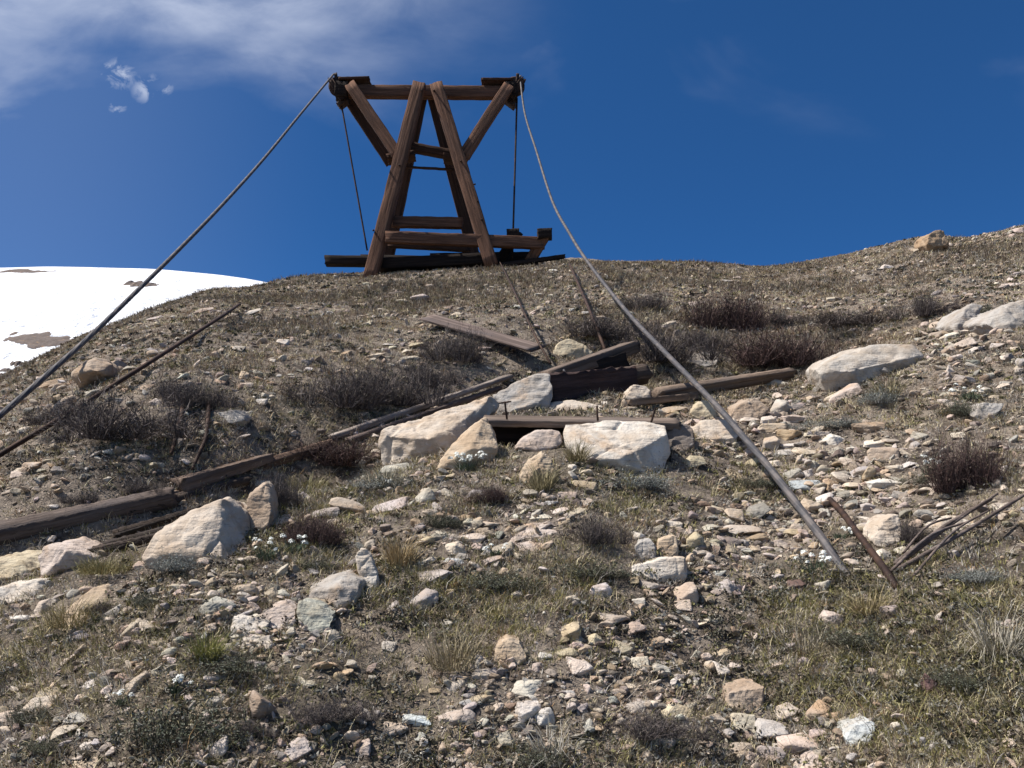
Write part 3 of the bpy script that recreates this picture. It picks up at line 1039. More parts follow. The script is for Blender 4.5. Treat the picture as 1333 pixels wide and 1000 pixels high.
straight(at(443, 128, BM), at(478, 326, 15.1), 0.014, 'hanging_cable', 'thin dark cable hanging from the beam end beside the snowfield side leg', M_RUST)
straight(at(673, 128, BM), at(667, 336, 15.0), 0.016, 'hanging_cable', 'thin dark cable hanging from the beam end down to the short end frame', M_RUST)
g1 = hit(717, 475)
tag(hug([(647, 334), (660, 360), (678, 398), (698, 440), (717, 474)], 0.0085, 'guy_cable', M_RUST, near=.12), 'thin guy cable from the tower foot down to the broken crib', 'cable')
g2 = hit(788, 455)
g2b = hit(740, 344)
tag(hug([(741, 343), (752, 368), (765, 398), (777, 428), (788, 456)], 0.014, 'guy_cable', M_RUST, near=.12), 'dark guy cable slanting down the crest to the top timber of the crib', 'cable')
straight(at(733, 480, g1.y - .4), at(739, 494, g1.y - .9), 0.008, 'iron_rod', 'short bright iron rod stuck between the two crib timbers', M_CABLE)

# --- fallen timbers
def hy(px, py, k=0.0):
    return hit(px, py).y - k


def log(name, a, b, wd, ht, label, color=GREYW, lift=0.4, cat='timber', group=None, ya=None, yb=None, **kw):
    """a, b = photo points where the log's ends lie; the ends rest on the ground there"""
    A = hit(*a) if ya is None else at(*a, ya)
    Bq = hit(*b) if yb is None else at(*b, yb)
    if ya is None: A = A + Vector((0, 0, ht * lift))
    if yb is None: Bq = Bq + Vector((0, 0, ht * lift))
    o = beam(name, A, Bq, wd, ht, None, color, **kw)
    return tag(o, label, cat, group)


log('fallen_log', (-60, 730), (226, 664), 0.13, 0.12, 'thick split grey log at the left edge behind the blocky rock', (0.115, 0.095, 0.086), 0.50, 'log', round_=True, w1=0.09, h1=0.085, rough=0.008, segs=40, split=0.22)
log('fallen_log', (95, 724), (245, 684), 0.06, 0.05, 'dark splintered strip of timber lying under the thick log', (0.05, 0.04, 0.036), 0.1, 'timber', round_=True, w1=0.03, h1=0.03, rough=0.008, segs=30, split=0.3)
log('fallen_log', (232, 640), (352, 602), 0.09, 0.07, 'squared brown log stub with a sawn end above the big leaning boulder', (0.15, 0.115, 0.095), 0.35, 'log', segs=24, rough=0.005, w1=0.05, h1=0.04)
log('pole', (430, 579), (664, 497), 0.045, 0.04, 'thin pale grey pole lying along the uphill side of the outcrop', (0.30, 0.27, 0.25), 0.9, 'pole', round_=True, segs=40)
log('pole', (452, 580), (650, 510), 0.045, 0.035, 'darker second pole pressed against the lower side of the pale pole', (0.16, 0.13, 0.12), 0.7, 'pole', round_=True, segs=40)
log('timber_splinter', (205, 668), (322, 634), 0.07, 0.06, 'splintered dark beam continuing the thick log behind the big leaning boulder', (0.075, 0.06, 0.052), 0.5, 'timber', round_=True, segs=30, split=0.35, w1=0.045, h1=0.04, rough=0.008)
log('timber_splinter', (150, 706), (262, 670), 0.05, 0.045, 'long dark splinter lying along the underside of the thick log', (0.055, 0.045, 0.04), 0.6, 'timber', round_=True, segs=30, split=0.4, w1=0.02, h1=0.02, rough=0.008)
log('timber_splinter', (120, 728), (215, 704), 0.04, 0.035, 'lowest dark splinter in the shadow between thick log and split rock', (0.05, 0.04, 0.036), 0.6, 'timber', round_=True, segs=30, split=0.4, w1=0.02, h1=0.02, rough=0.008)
log('half_buried_beam', (340, 606), (440, 576), 0.05, 0.05, 'half buried reddish-brown beam between the log stub and the pale pole', (0.13, 0.09, 0.07), 0.0, 'timber', round_=True, segs=24, split=0.25)
log('crib_timber', (711, 492), (823, 452), 0.16, 0.09, 'top squared timber of the broken crib, pale upper edge and dark side', (0.13, 0.105, 0.09), ya=hy(713, 505, .12), yb=hy(823, 470, .20), segs=20, group=None)
log('crib_timber', (713, 508), (838, 486), 0.14, 0.13, 'round-edged middle log of the broken crib with a charred end', (0.095, 0.075, 0.062), ya=hy(716, 522, .10), yb=hy(838, 505, .22), round_=True, segs=24, split=0.2)
log('crib_timber', (716, 512), (826, 500), 0.05, 0.22, 'lowest board of the broken crib, deep shade put into its dark colour', (0.05, 0.035, 0.035), ya=hy(716, 524, .12), yb=hy(830, 515, .22), segs=16)  # dark colour carries the shade below the middle log
log('crib_timber', (712, 502), (815, 472), 0.05, 0.14, 'near-black board added as the shade in the gap between the upper crib timbers', (0.02, 0.016, 0.015), ya=hy(713, 508, .08), yb=hy(815, 485, .16), segs=12)  # near-black board added to darken the gap like shade
Yf = hit(800, 609).y + 0.28
ft = empty('spiked_timber', at(633, 545, Yf + .1), 'long flat front timber with iron spikes, resting above the big white slab', 'timber')
beam('plank', at(630, 548, Yf + .12), at(884, 552, Yf + .12), 0.11, 0.035, ft, (0.17, 0.14, 0.12), segs=30, rough=0.006, up=Vector((0, -0.35, 1)))
for (sx, sy, tx, ty) in ((660, 545, 657, 519), (778, 547, 777, 525), (848, 549, 853, 528)):
    beam('spike', at(sx, sy, Yf + .05), at(tx, ty + 4, Yf + .05), 0.009, 0.009, ft, BLACKW, round_=True, mat=M_RUST, segs=4)
beam('crossed_nail', at(650, 525, Yf + .05), at(664, 523, Yf + .05), 0.008, 0.008, ft, BLACKW, round_=True, mat=M_RUST, segs=4)
beam('void_shade', at(638, 565, Yf + .22), at(735, 568, Yf + .22), 0.10, 0.17, ft, BLACKW, segs=10)  # black block put in as the shade of the void under the plank
log('split_log', (855, 527), (1030, 497), 0.11, 0.085, 'long split log under the main cable with a bleached tip', (0.17, 0.135, 0.11), 0.7, 'log', round_=True, segs=36, split=0.25, w1=0.08, h1=0.07)
log('flat_board', (556, 413), (700, 454), 0.17, 0.016, 'flat weathered board lying on the open slope below the tower', (0.16, 0.13, 0.12), 1.0, 'board', segs=20, rough=0.004, up=Vector((0, -0.5, 1)), ya=hy(556, 413, .5), yb=hy(700, 454, .30))
log('board', (818, 532), (905, 523), 0.08, 0.04, 'thin splintered board between the crib end rock and the split log', (0.16, 0.125, 0.10), 0.8, 'board', segs=16)
# bundle of sticks on the right
sticks = [((1166, 742), (1292, 675), .020), ((1172, 748), (1345, 664), .017), ((1160, 752), (1262, 706), .012), ((1180, 735), (1300, 668), .014), ((1190, 758), (1290, 690), .010), ((1176, 728), (1240, 700), .010)]
nm = ['thickest pale grey stick of the bundle by the cable stub', 'longest grey stick of the bundle, reaching the frame edge', 'short thin stick lowest in the bundle, in the grass', 'slim grey stick on the uphill side of the bundle', 'thin dark stick in the grass under the longest one', 'shortest twig-thin stick at the pointed end of the bundle']
for (a, b, r), l_ in zip(sticks, nm):
    A, Bq = hit(*a), hit(*b); r *= .62
    mid = A.lerp(Bq, .5); mid.z = max(mid.z, ground_z(mid.x, mid.y) + .05)
    o = tube('stick', spline([A + Vector((0, 0, .02)), mid + Vector((0, 0, .02)), Bq + Vector((0, 0, .07))], 6), r * 0.8, None, r1=r * .55)
    o.data.materials.append(M_WOOD); o.color = (0.15, 0.125, 0.115, 1)
    tag(o, l_, 'stick', 'bundle of weathered sticks')
for (p, l_) in ((((238, 528), (236, 545), (232, 562), (226, 585), (222, 598)), 'dark streak laid in for a shadow down the left hillside, nearer the snow'),
                (((272, 530), (270, 555), (267, 578), (258, 598), (250, 618)), 'dark streak laid in for a shadow down the hillside toward the log stub')):
    o = lay([(a, b, 0) for a, b in p], 0.013, 'shadow_streak', mat=M_RUST, k=6, r1=0.008)  # thin dark tubes laid on the slope to stand for shadows
    tag(o, l_, 'shadow streak')
o = lay([(66, 548, .02), (82, 538, .03), (97, 530, .02)], 0.022, 'stake', mat=M_WOOD, k=8); o.color = (0.42, 0.36, 0.30, 1)
tag(o, 'short pale stake lying against the rusty fallen cable', 'stake')
# ------------------------------------------------------------------ loose stones
def variant(i):
    rg = np.random.default_rng(100 + i)
    n = 10 + i % 5
    P = rg.normal(0, 1, (n, 3)); P /= np.linalg.norm(P, axis=1)[:, None]
    P = np.sign(P) * np.abs(P) ** 0.75
    P = P * rg.uniform(0.8, 1.05, (n, 1))
    me = hull_rock([tuple(p) for p in P], 'stone', voxel=0.085, smooth=1 + i % 3, amp=0.022, layer=0.012 if i % 3 == 0 else 0, seed=60 + i, cuts=4)
    co = np.empty(len(me.vertices) * 3, np.float32); me.vertices.foreach_get('co', co); co = co.reshape(-1, 3)
    mn, mx = co.min(0), co.max(0)
    co = (co - (mn + mx) / 2) / (mx - mn)
    me.vertices.foreach_set('co', co.ravel()); me.update()
    me.materials.append(M_ROCK)
    return me


VAR = [variant(i) for i in range(16)]

STONE_TABLE = '''
145 800 30 14 30 g|195 816 46 17 -4 c|170 821 26 18 35 c|278 790 54 24 20 g|318 767 38 20 5 c|88 860 30 11 35 c|123 888 40 11 24 w|180 890 30 22 40 c|210 868 38 11 8 c|75 835 20 14 40 c|50 920 52 24 12 c|68 903 36 13 5 t|105 936 38 16 0 g
83 953 42 19 15 c|283 913 24 16 0 g|276 900 28 12 0 t|278 978 40 20 25 c|341 922 38 44 0 k|150 956 12 7 20 w|60 790 26 20 0 c|28 805 30 13 0 w|108 955 22 9 0 w|5 935 32 13 0 c|112 958 20 10 0 g|165 925 12 6 30 w|310 945 22 20 30 c
433 830 17 20 0 c|506 843 18 14 0 c|458 865 14 14 0 c|580 812 20 13 0 c|550 783 42 23 26 g|543 938 36 17 -8 b|466 978 34 21 15 c|619 910 46 18 15 t|628 878 26 15 0 c|596 895 26 12 -10 p|596 933 52 24 10 c|513 950 40 19 5 c|383 980 42 24 25 p|338 868 14 15 0 g
400 852 13 8 0 c|395 888 34 16 15 c|353 895 22 8 0 c|659 965 17 22 30 c|566 900 16 9 0 t|447 935 30 14 25 g|420 805 18 12 0 g|600 970 26 12 10 k|350 955 22 12 10 g
796 806 44 19 8 p|741 823 32 22 22 t|775 833 24 15 5 y|736 850 34 13 10 y|754 870 38 25 0 w|689 899 42 21 -4 w|688 927 33 30 0 w|710 936 23 27 20 w|686 966 48 20 0 k|678 993 28 24 0 c|834 865 23 17 10 w|861 872 23 15 -10 w|826 820 30 25 0 p|782 769 28 19 -8 w|745 781 17 15 0 c
831 784 17 10 5 w|846 762 36 14 0 g|891 775 38 28 28 p|949 766 30 23 10 g|939 851 27 15 15 t|939 874 25 20 -8 w|924 868 14 13 0 c|819 893 28 9 -4 w|829 922 25 17 10 c|801 929 22 7 0 o|879 930 44 27 -10 y|969 945 32 27 0 c|1003 952 42 32 0 g|947 955 17 15 0 g|909 953 20 11 0 t
931 936 24 11 0 c|761 983 24 10 -8 o|721 993 28 14 0 g|864 963 30 22 -15 g|844 986 26 16 0 c|926 808 19 9 0 c|813 845 26 19 0 y|700 870 15 12 0 p|710 855 18 10 -15 w|850 838 30 12 20 k|770 895 34 10 0 g|735 905 26 11 5 g|890 790 22 16 10 c|868 812 24 10 0 c
1021 928 40 25 5 c|1064 928 38 24 10 t|1044 970 58 25 -4 p|1003 983 32 20 -10 g|1073 762 19 17 40 w|1036 763 24 19 0 r|1081 806 30 25 40 c|1158 795 25 21 0 p|1210 895 18 32 -8 r|1090 935 16 12 0 c|1065 955 22 12 0 p|965 975 26 16 0 c|925 985 24 14 0 c
903 602 30 20 5 y|761 632 32 11 -4 t|691 643 20 15 0 g|728 665 28 8 8 c|748 668 32 8 15 c|703 674 28 8 5 w|738 645 24 10 0 c|719 655 18 8 10 g|698 668 15 7 30 g|681 659 26 8 10 c|716 648 16 8 15 c|690 652 16 6 15 t|760 655 24 7 20 c|708 686 20 9 15 c|733 680 20 7 20 t
961 618 46 15 0 t|984 668 36 23 25 g|957 672 24 19 0 c|967 690 48 15 3 p|924 688 24 13 5 w|904 706 25 23 15 y|929 664 20 11 -10 c|874 683 26 11 -8 w|831 698 17 13 0 w|914 721 26 12 -15 g|949 705 36 10 10 d|985 700 30 12 15 k|890 745 26 10 -5 c
516 611 42 12 5 g|481 633 18 7 8 w|554 648 24 21 35 w|584 643 18 14 0 c|619 643 25 12 5 g|508 660 46 15 18 p|453 660 50 24 -12 p|358 680 52 16 3 p|564 697 44 10 0 w|365 746 30 13 45 w|616 683 26 13 22 c|639 683 25 10 5 c|614 700 38 13 0 c|594 715 30 20 0 c
558 730 20 10 20 w|563 751 50 20 15 p|591 733 26 10 -10 b|341 631 24 14 0 c|425 668 34 14 10 g|570 660 14 12 0 w|600 725 18 10 0 g|655 715 28 13 20 c|640 730 30 12 20 p|665 760 14 10 0 w
1014 533 32 22 32 c|1032 545 25 14 0 p|1006 558 32 16 0 t|1029 566 28 19 8 o|1004 578 22 23 0 c|1084 573 34 18 18 w|1027 580 26 8 4 w|1052 589 36 11 -4 c|1024 590 24 9 0 w|1032 618 26 15 20 g|1049 633 42 18 0 b|1077 620 19 12 0 p|1082 633 20 17 0 o|1097 624 27 17 -8 w
1112 633 24 12 0 w|1122 613 28 14 10 g|1132 618 17 23 -20 t|1149 630 38 17 3 w|1149 593 34 24 0 t|1107 601 25 12 0 w|1139 578 30 14 5 w|1092 588 24 14 10 g|1134 556 48 20 0 k|1199 568 20 13 0 w|1250 568 24 10 0 w|1057 660 30 20 -15 c|1074 650 22 14 20 w
1132 688 30 11 0 c|1150 723 24 17 -15 w|1174 718 16 11 20 w|1039 695 30 14 -5 y|1305 659 17 8 10 w|1204 670 30 14 -15 g|1129 660 16 13 0 g|1100 515 40 18 32 c|1087 516 26 13 42 c|1000 548 20 16 0 c|1060 605 18 12 0 g|1165 610 24 14 0 c|1175 645 22 12 0 g
1010 605 20 11 0 c|1068 640 16 12 30 w|1100 645 20 12 10 g|1180 590 16 10 0 c|1190 580 14 10 30 g|1088 555 18 8 0 c|1160 575 20 10 0 p|1185 605 18 10 0 w|1205 590 14 9 0 c|1110 585 16 9 0 w|1070 565 18 8 0 c
1222 435 21 10 20 c|1239 437 19 10 10 w|1275 434 18 11 20 c|1245 465 18 9 10 w|1257 494 26 13 0 p|1312 467 20 10 0 c|1330 473 15 15 0 w|1320 371 32 7 5 w|1014 498 38 16 6 w|1154 348 18 9 0 w|1258 448 26 13 25 c|1240 452 18 10 20 g|1270 455 14 8 0 c|1290 490 20 10 0 g
1124 366 8 6 0 w|1277 340 10 5 0 w|1194 326 14 6 0 c|1084 390 18 9 0 c|1330 300 20 10 0 p|1228 440 14 8 30 c|1300 450 18 9 10 w|1285 470 16 8 30 p|1310 500 18 9 0 g|1322 455 14 8 0 c|1265 475 14 8 0 w|1283 508 16 9 0 w|1230 420 12 7 0 w
977 548 24 12 0 c|872 535 46 15 8 t|781 415 20 9 0 c|701 384 11 6 0 w|730 415 14 5 0 p|765 408 16 7 0 g|868 422 26 7 15 p|900 395 34 6 12 c|960 362 12 5 0 c|950 366 22 5 0 g|720 352 12 4 0 w|830 345 16 5 0 c|675 400 12 6 0 w
501 404 20 7 0 w|596 409 18 6 0 c|368 446 16 10 0 w|543 450 22 11 10 y|530 458 16 9 0 c|535 466 22 6 0 c|488 463 24 7 10 c|340 524 16 11 0 w|488 527 9 6 0 w|546 388 22 13 0 p|518 382 28 8 4 d|523 392 18 7 0 c|614 378 13 5 0 w|591 349 15 5 0 c|631 454 18 7 0 p
651 493 22 8 10 c|636 479 12 6 0 w|401 481 12 7 0 w|355 470 8 6 0 w|505 449 14 5 0 w|470 412 10 5 0 w|477 370 9 5 0 w|380 492 12 6 0 c|470 397 12 5 0 c|345 515 12 9 0 w|352 517 10 7 0 c|440 437 10 7 0 g|560 372 14 5 0 c|437 458 14 4 0 c
68 500 32 13 12 o|120 513 18 13 20 w|298 541 1 1 0 c|320 502 20 9 0 c|313 568 24 9 22 c|328 407 24 9 20 w|311 455 16 10 0 g|200 458 18 9 -20 g|168 480 20 9 0 g|226 456 11 7 0 w|220 525 9 6 0 w|40 608 24 14 0 p|72 633 14 7 0 p|140 624 9 8 0 w|210 606 14 8 -20 c
70 659 18 7 0 w|52 589 9 5 0 w|27 612 16 6 0 c|178 598 14 6 0 c|12 640 20 6 20 p|128 596 10 5 0 w|265 404 26 8 10 p|200 415 20 6 15 p|155 437 16 6 10 c|268 452 8 4 0 w|216 443 10 5 0 w|144 672 18 6 0 g|90 575 8 4 0 w|245 492 18 6 10 p|293 400 10 6 0 c
'''


def ordinal(k):
    return ['nearest', 'second nearest', 'third nearest', 'fourth nearest', 'fifth nearest', 'sixth nearest', 'seventh nearest', 'eighth nearest', 'ninth nearest', 'tenth nearest', 'eleventh nearest', 'twelfth nearest'][min(k, 11)]


SL = []
for tok in STONE_TABLE.replace('\n', '|').split('|'):
    tok = tok.strip()
    if not tok: continue
    a = tok.split()
    if float(a[2]) < 3: continue
    SL.append((float(a[0]), float(a[1]), float(a[2]), float(a[3]), float(a[4]), a[5]))
LANDMARKS += [('tower\'s near left leg', 481, 355), ('flat weathered board', 620, 430), ('spot where the thick cable ends', 1095, 738),
              ('squared log stub', 290, 622)]
SL = SL[:300]
near = {}
for i, s in enumerate(SL):
    bd = None
    for (nm_, lx, ly) in LANDMARKS:
        d = math.hypot((s[0] - lx), (s[1] - ly) * 1.3)
        if bd is None or d < bd[0]: bd = (d, nm_, lx, ly)
    d, nm_, lx, ly = bd
    ang = math.degrees(math.atan2(ly - s[1], s[0] - lx)) % 360
    dr = ['right of', 'upper right of', 'above', 'upper left of', 'left of', 'lower left of', 'below', 'lower right of'][int(((ang + 22.5) % 360) // 45)]
    near.setdefault((CN[s[5]], nm_, dr), []).append((d, i))
LAB = {}
for (cn, nm_, dr), L in near.items():
    L.sort()
    for k, (d, i) in enumerate(L):
        s = SL[i]
        shape = 'flat' if s[2] / s[3] > 2.2 else ('blocky' if s[2] / s[3] < 1.35 else 'angular')
        LAB[i] = f'{cn} {shape} stone {dr} the {nm_}' if len(L) == 1 else f'{cn} {shape} stone, {ordinal(k)} {dr} the {nm_}'
occ = []
for i, (px, py, wpx, hpx, ang, cc) in enumerate(SL):
    hh = hpx / 2
    G = hit(px, py + hh * 0.75)
    mpp = G.y / F
    W, H = wpx * mpp * 1.08, hpx * mpp * 1.08
    dep = min(W, max(H * 1.4, W * 0.7))
    o = link('stone', VAR[(i * 7) % 16])
    c = at(px, py, G.y + dep * 0.36)
    o.location = c
    tilt = -0.30
    o.rotation_euler = (Matrix.Rotation(math.radians(-ang), 3, 'Y') @ Matrix.Rotation(-tilt, 3, 'X')).to_euler()
    # extents: the tilted box should show hpx high
    zz = max(H - dep * math.sin(0.30) * 0.5, H * 0.68)
    o.scale = (W, dep, zz)
    k = random.uniform(0.82, 1.12)
    base = CC[cc]
    o.color = (min(base[0] * k * random.uniform(.96, 1.04), .8), base[1] * k, min(base[2] * k * random.uniform(.93, 1.07), .8), 1)
    tag(o, LAB[i], 'stone', 'loose stones on the slope')
    occ.append((c.x, c.y, W * .5))


# --- uncountable smaller stones and gravel: one mesh each
def ico_base(sub, seed):
    bm = bmesh.new()
    bmesh.ops.create_icosphere(bm, subdivisions=sub, radius=0.5)
    v = np.array([list(x.co) for x in bm.verts]); f = np.array([[q.index for q in p.verts] for p in bm.faces])
    bm.free()
    rg = np.random.default_rng(seed)
    # cut by a few planes to get facets
    for _ in range(9):
        n = rg.normal(0, 1, 3); n /= np.linalg.norm(n)
        d = rg.uniform(0.22, 0.38)
        s = v @ n
        v = v - np.outer(np.clip(s - d, 0, None), n)
    v += rg.normal(0, 0.012, v.shape)
    return v, f


def in_ell(px, py, E):
    r = np.zeros(np.shape(px))
    for (cx, cy, rx, ry, an, wgt) in E:
        a = math.radians(an)
        dx, dy = px - cx, py - cy
        u = (dx * math.cos(a) - dy * math.sin(a)) / rx
        v = (dx * math.sin(a) + dy * math.cos(a)) / ry
        r = np.maximum(r, wgt * np.exp(-(u * u + v * v) ** 2))
    return r


STONY = [(830, 860, 230, 90, 0, 1.0), (1000, 960, 160, 50, 0, 1.0), (700, 930, 180, 70, 0, .9), (1100, 610, 150, 70, -10, 1.0), (980, 560, 120, 50, 0, .8),
         (720, 665, 100, 40, 15, 1.0), (620, 710, 90, 45, 20, .9), (950, 690, 120, 45, 0, .8), (1270, 450, 80, 70, 30, 1.0), (170, 880, 190, 100, 20, .8), (100, 950, 190, 60, 0, .9), (450, 960, 200, 50, 0, .7),
         (330, 800, 140, 60, 10, .7), (900, 760, 100, 50, 20, .7), (580, 900, 100, 40, 15, .7), (1250, 330, 130, 25, 15, .7), (560, 460, 90, 30, 0, .4), (60, 610, 80, 40, 0, .5), (740, 400, 90, 60, 0, .35), (290, 530, 70, 60, 0, .3)]
GRASSY = [(1190, 860, 200, 120, 0, 1.0), (640, 790, 200, 70, -10, .9), (1230, 770, 140, 60, 0, 1.0), (450, 900, 150, 90, 0, .5), (130, 850, 150, 60, 10, .6), (1000, 620, 70, 35, 0, .6),
          (820, 640, 110, 30, 0, .7), (1050, 820, 120, 70, 0, .9), (130, 740, 90, 30, 10, .8), (430, 690, 120, 45, 0, .6), (290, 860, 100, 50, 0, .5)]


def sample(n, ymin=1.7, mode='log', umax=0.66):
    n = int(n * 1.22)
    u = rng.uniform(-umax, umax, n)
    side = rng.uniform(0, 1, n) < .18
    u = np.where(side, np.sign(u) * (umax + np.abs(u) * .75), u)
    if mode == 'log':
        y = np.exp(rng.uniform(math.log(ymin), math.log(21), n))
    else:
        y = np.sqrt(rng.uniform(ymin ** 2, 21 ** 2, n))
    x = u * y
    D = np.interp(u, _du, _dd)
    ok = y < D + 1.5
    x, y = x[ok], y[ok]
    z = hgt(x, y)
    px, py = project(x, y, z)
    return x, y, z, px, py


def rand_rot(n, tilt=0.5):
    a = rng.uniform(0, 2 * math.pi, n); b = rng.normal(0, tilt, n); c = rng.normal(0, tilt, n)
    ca, sa, cb, sb, cc_, sc = np.cos(a), np.sin(a), np.cos(b), np.sin(b), np.cos(c), np.sin(c)
    Rz = np.zeros((n, 3, 3)); Rz[:, 0, 0] = ca; Rz[:, 0, 1] = -sa; Rz[:, 1, 0] = sa; Rz[:, 1, 1] = ca; Rz[:, 2, 2] = 1
    Rx = np.zeros((n, 3, 3)); Rx[:, 0, 0] = 1; Rx[:, 1, 1] = cb; Rx[:, 1, 2] = -sb; Rx[:, 2, 1] = sb; Rx[:, 2, 2] = cb
    Ry = np.zeros((n, 3, 3)); Ry[:, 1, 1] = 1; Ry[:, 0, 0] = cc_; Ry[:, 0, 2] = sc; Ry[:, 2, 0] = -sc; Ry[:, 2, 2] = cc_
    return Rx @ Ry @ Rz


def scatter_stones(name, n, smin, smax, sub, label, powr=2.0, mode='log', base_p=0.12, smooth=False, pxmax=15):
    x, y, z, px, py = sample(n, mode=mode)
    st = in_ell(px, py, STONY); gr = in_ell(px, py, GRASSY)
    clump = np.clip(fbm(x / .35, y / .35, octv=3, s=77) * .9 + .5, 0, 1)
    p = (base_p + (1 - base_p) * st) * (1 - .7 * gr) * (0.25 + 1.1 * clump)
    keep = rng.uniform(0, 1, len(x)) < p
    x, y, z = x[keep], y[keep], z[keep]
    m = len(x)
    size = smin + (smax - smin) * rng.uniform(0, 1, m) ** powr
    size = np.minimum(size, pxmax * y / F)
    Rm = rand_rot(m, 0.4)
    sc = np.stack([size, size * rng.uniform(.55, .95, m), size * rng.uniform(.20, .55, m)], -1)
    VB = [ico_base(sub, 300 + i) for i in range(10)]
    which = rng.integers(0, 10, m)
    vs, fs, cs = [], [], []
    off = 0
    pal = np.array([CC[k] for k in 'cccwggtpcpkktdc'])
    cl = pal[rng.integers(0, len(pal), m)] * rng.uniform(.55, 1.15, (m, 1))
    cl = np.clip(cl * rng.uniform(.95, 1.05, (m, 3)), 0, .8)
    for k in range(10):
        idx = np.where(which == k)[0]
        if not len(idx): continue
        v, f = VB[k]
        P = np.einsum('nij,nvj->nvi', Rm[idx], v[None] * sc[idx][:, None, :])
        P = P + np.stack([x[idx], y[idx], z[idx] + sc[idx][:, 2] * .18], -1)[:, None, :]
        vs.append(P.reshape(-1, 3))
        fs.append((f[None] + (np.arange(len(idx)) * len(v))[:, None, None] + off).reshape(-1, 3))
        cs.append(np.repeat(cl[idx], len(v), 0))
        off += len(idx) * len(v)
    V = np.concatenate(vs); Fc = np.concatenate(fs); Cc = np.concatenate(cs)
    me = np_mesh(name, V, Fc.ravel(), np.full(len(Fc), 3), Cc, smooth=smooth)
    o = link(name, me, M_ROCKS)
    tag(o, label, kind='stuff')
    print(name, m, len(Fc))


scatter_stones('small_stones', 46000, 0.014, 0.105, 3, 'small pale stones strewn over the slope', powr=2.1, base_p=0.34, pxmax=23)
scatter_stones('gravel', 120000, 0.005, 0.026, 2, 'fine gravel and stone chips between the plants', powr=1.6, base_p=0.25, pxmax=8)
scatter_stones('hillside_stones', 26000, 0.03, 0.17, 2, 'small stones scattered over the upper hillside', powr=3.0, mode='area', base_p=0.12, pxmax=10)
# ------------------------------------------------------------------ grass and low plants
STRAW = np.array((0.43, 0.37, 0.235)); OLIVE = np.array((0.21, 0.19, 0.075)); GREYG = np.array((0.33, 0.305, 0.27)); BROWN = np.array((0.17, 0.125, 0.09)); RUSTG = np.array((0.27, 0.17, 0.08)); PINKB = np.array((0.29, 0.225, 0.165))


def blades(cx, cy, cz, n_per, hgt_, spread, width, lean, cols, droop=0.35, segs=2):
    """n_per blades for each tuft centre. Two-piece blades, 5 vertices."""
    T = len(cx)
    idx = np.repeat(np.arange(T), n_per)
    m = len(idx)
    az = rng.uniform(0, 2 * math.pi, m)
    rad = np.sqrt(rng.uniform(0, 1, m)) * spread[idx]
    bx = cx[idx] + np.cos(az) * rad * .6; by = cy[idx] + np.sin(az) * rad * .6
    bz = cz[idx] - 0.004
    L = hgt_[idx] * rng.uniform(.45, 1.1, m)
    le = np.abs(rng.normal(0, 1, m)) * lean[idx] + .12
    le = np.minimum(le, 1.35)
    az2 = az + rng.normal(0, .7, m)
    dx, dy = np.cos(az2), np.sin(az2)
    m1x, m1y, m1z = bx + dx * np.sin(le) * L * .5, by + dy * np.sin(le) * L * .5, bz + np.cos(le) * L * .5
    l2 = le + droop * rng.uniform(.3, 2, m)
    tx, ty, tz = m1x + dx * np.sin(l2) * L * .5, m1y + dy * np.sin(l2) * L * .5, m1z + np.cos(l2) * L * .5
    fa = rng.uniform(0, math.pi, m)
    wv = np.stack([np.cos(fa), np.sin(fa), np.zeros(m)], -1) * (width[idx] * rng.uniform(.6, 1.2, m))[:, None] * .5
    b = np.stack([bx, by, bz], -1); mm = np.stack([m1x, m1y, m1z], -1); t = np.stack([tx, ty, tz], -1)
    V = np.stack([b - wv, b + wv, mm + wv * .8, mm - wv * .8, t], 1).reshape(-1, 3)
    o = np.arange(m) * 5
    F_ = np.stack([o, o + 1, o + 2, o + 3, o + 3, o + 2, o + 4], -1)
    tot = np.tile([4, 3], m)
    c = cols[idx] * rng.uniform(.6, 1.35, (m, 1))
    C = np.repeat(np.clip(c, 0, .75), 5, 0)
    return V, F_.ravel(), tot, C


def make(name, parts, label, kind='stuff'):
    V, Fl, T, C = [], [], [], []
    off = 0
    for (v, f, t, c) in parts:
        V.append(v); Fl.append(f + off); T.append(t); C.append(c); off += len(v)
    me = np_mesh(name, np.concatenate(V), np.concatenate(Fl), np.concatenate(T), np.concatenate(C))
    o = link(name, me, M_PLANT)
    tag(o, label, kind=kind)
    print(name, len(me.polygons))
    return o


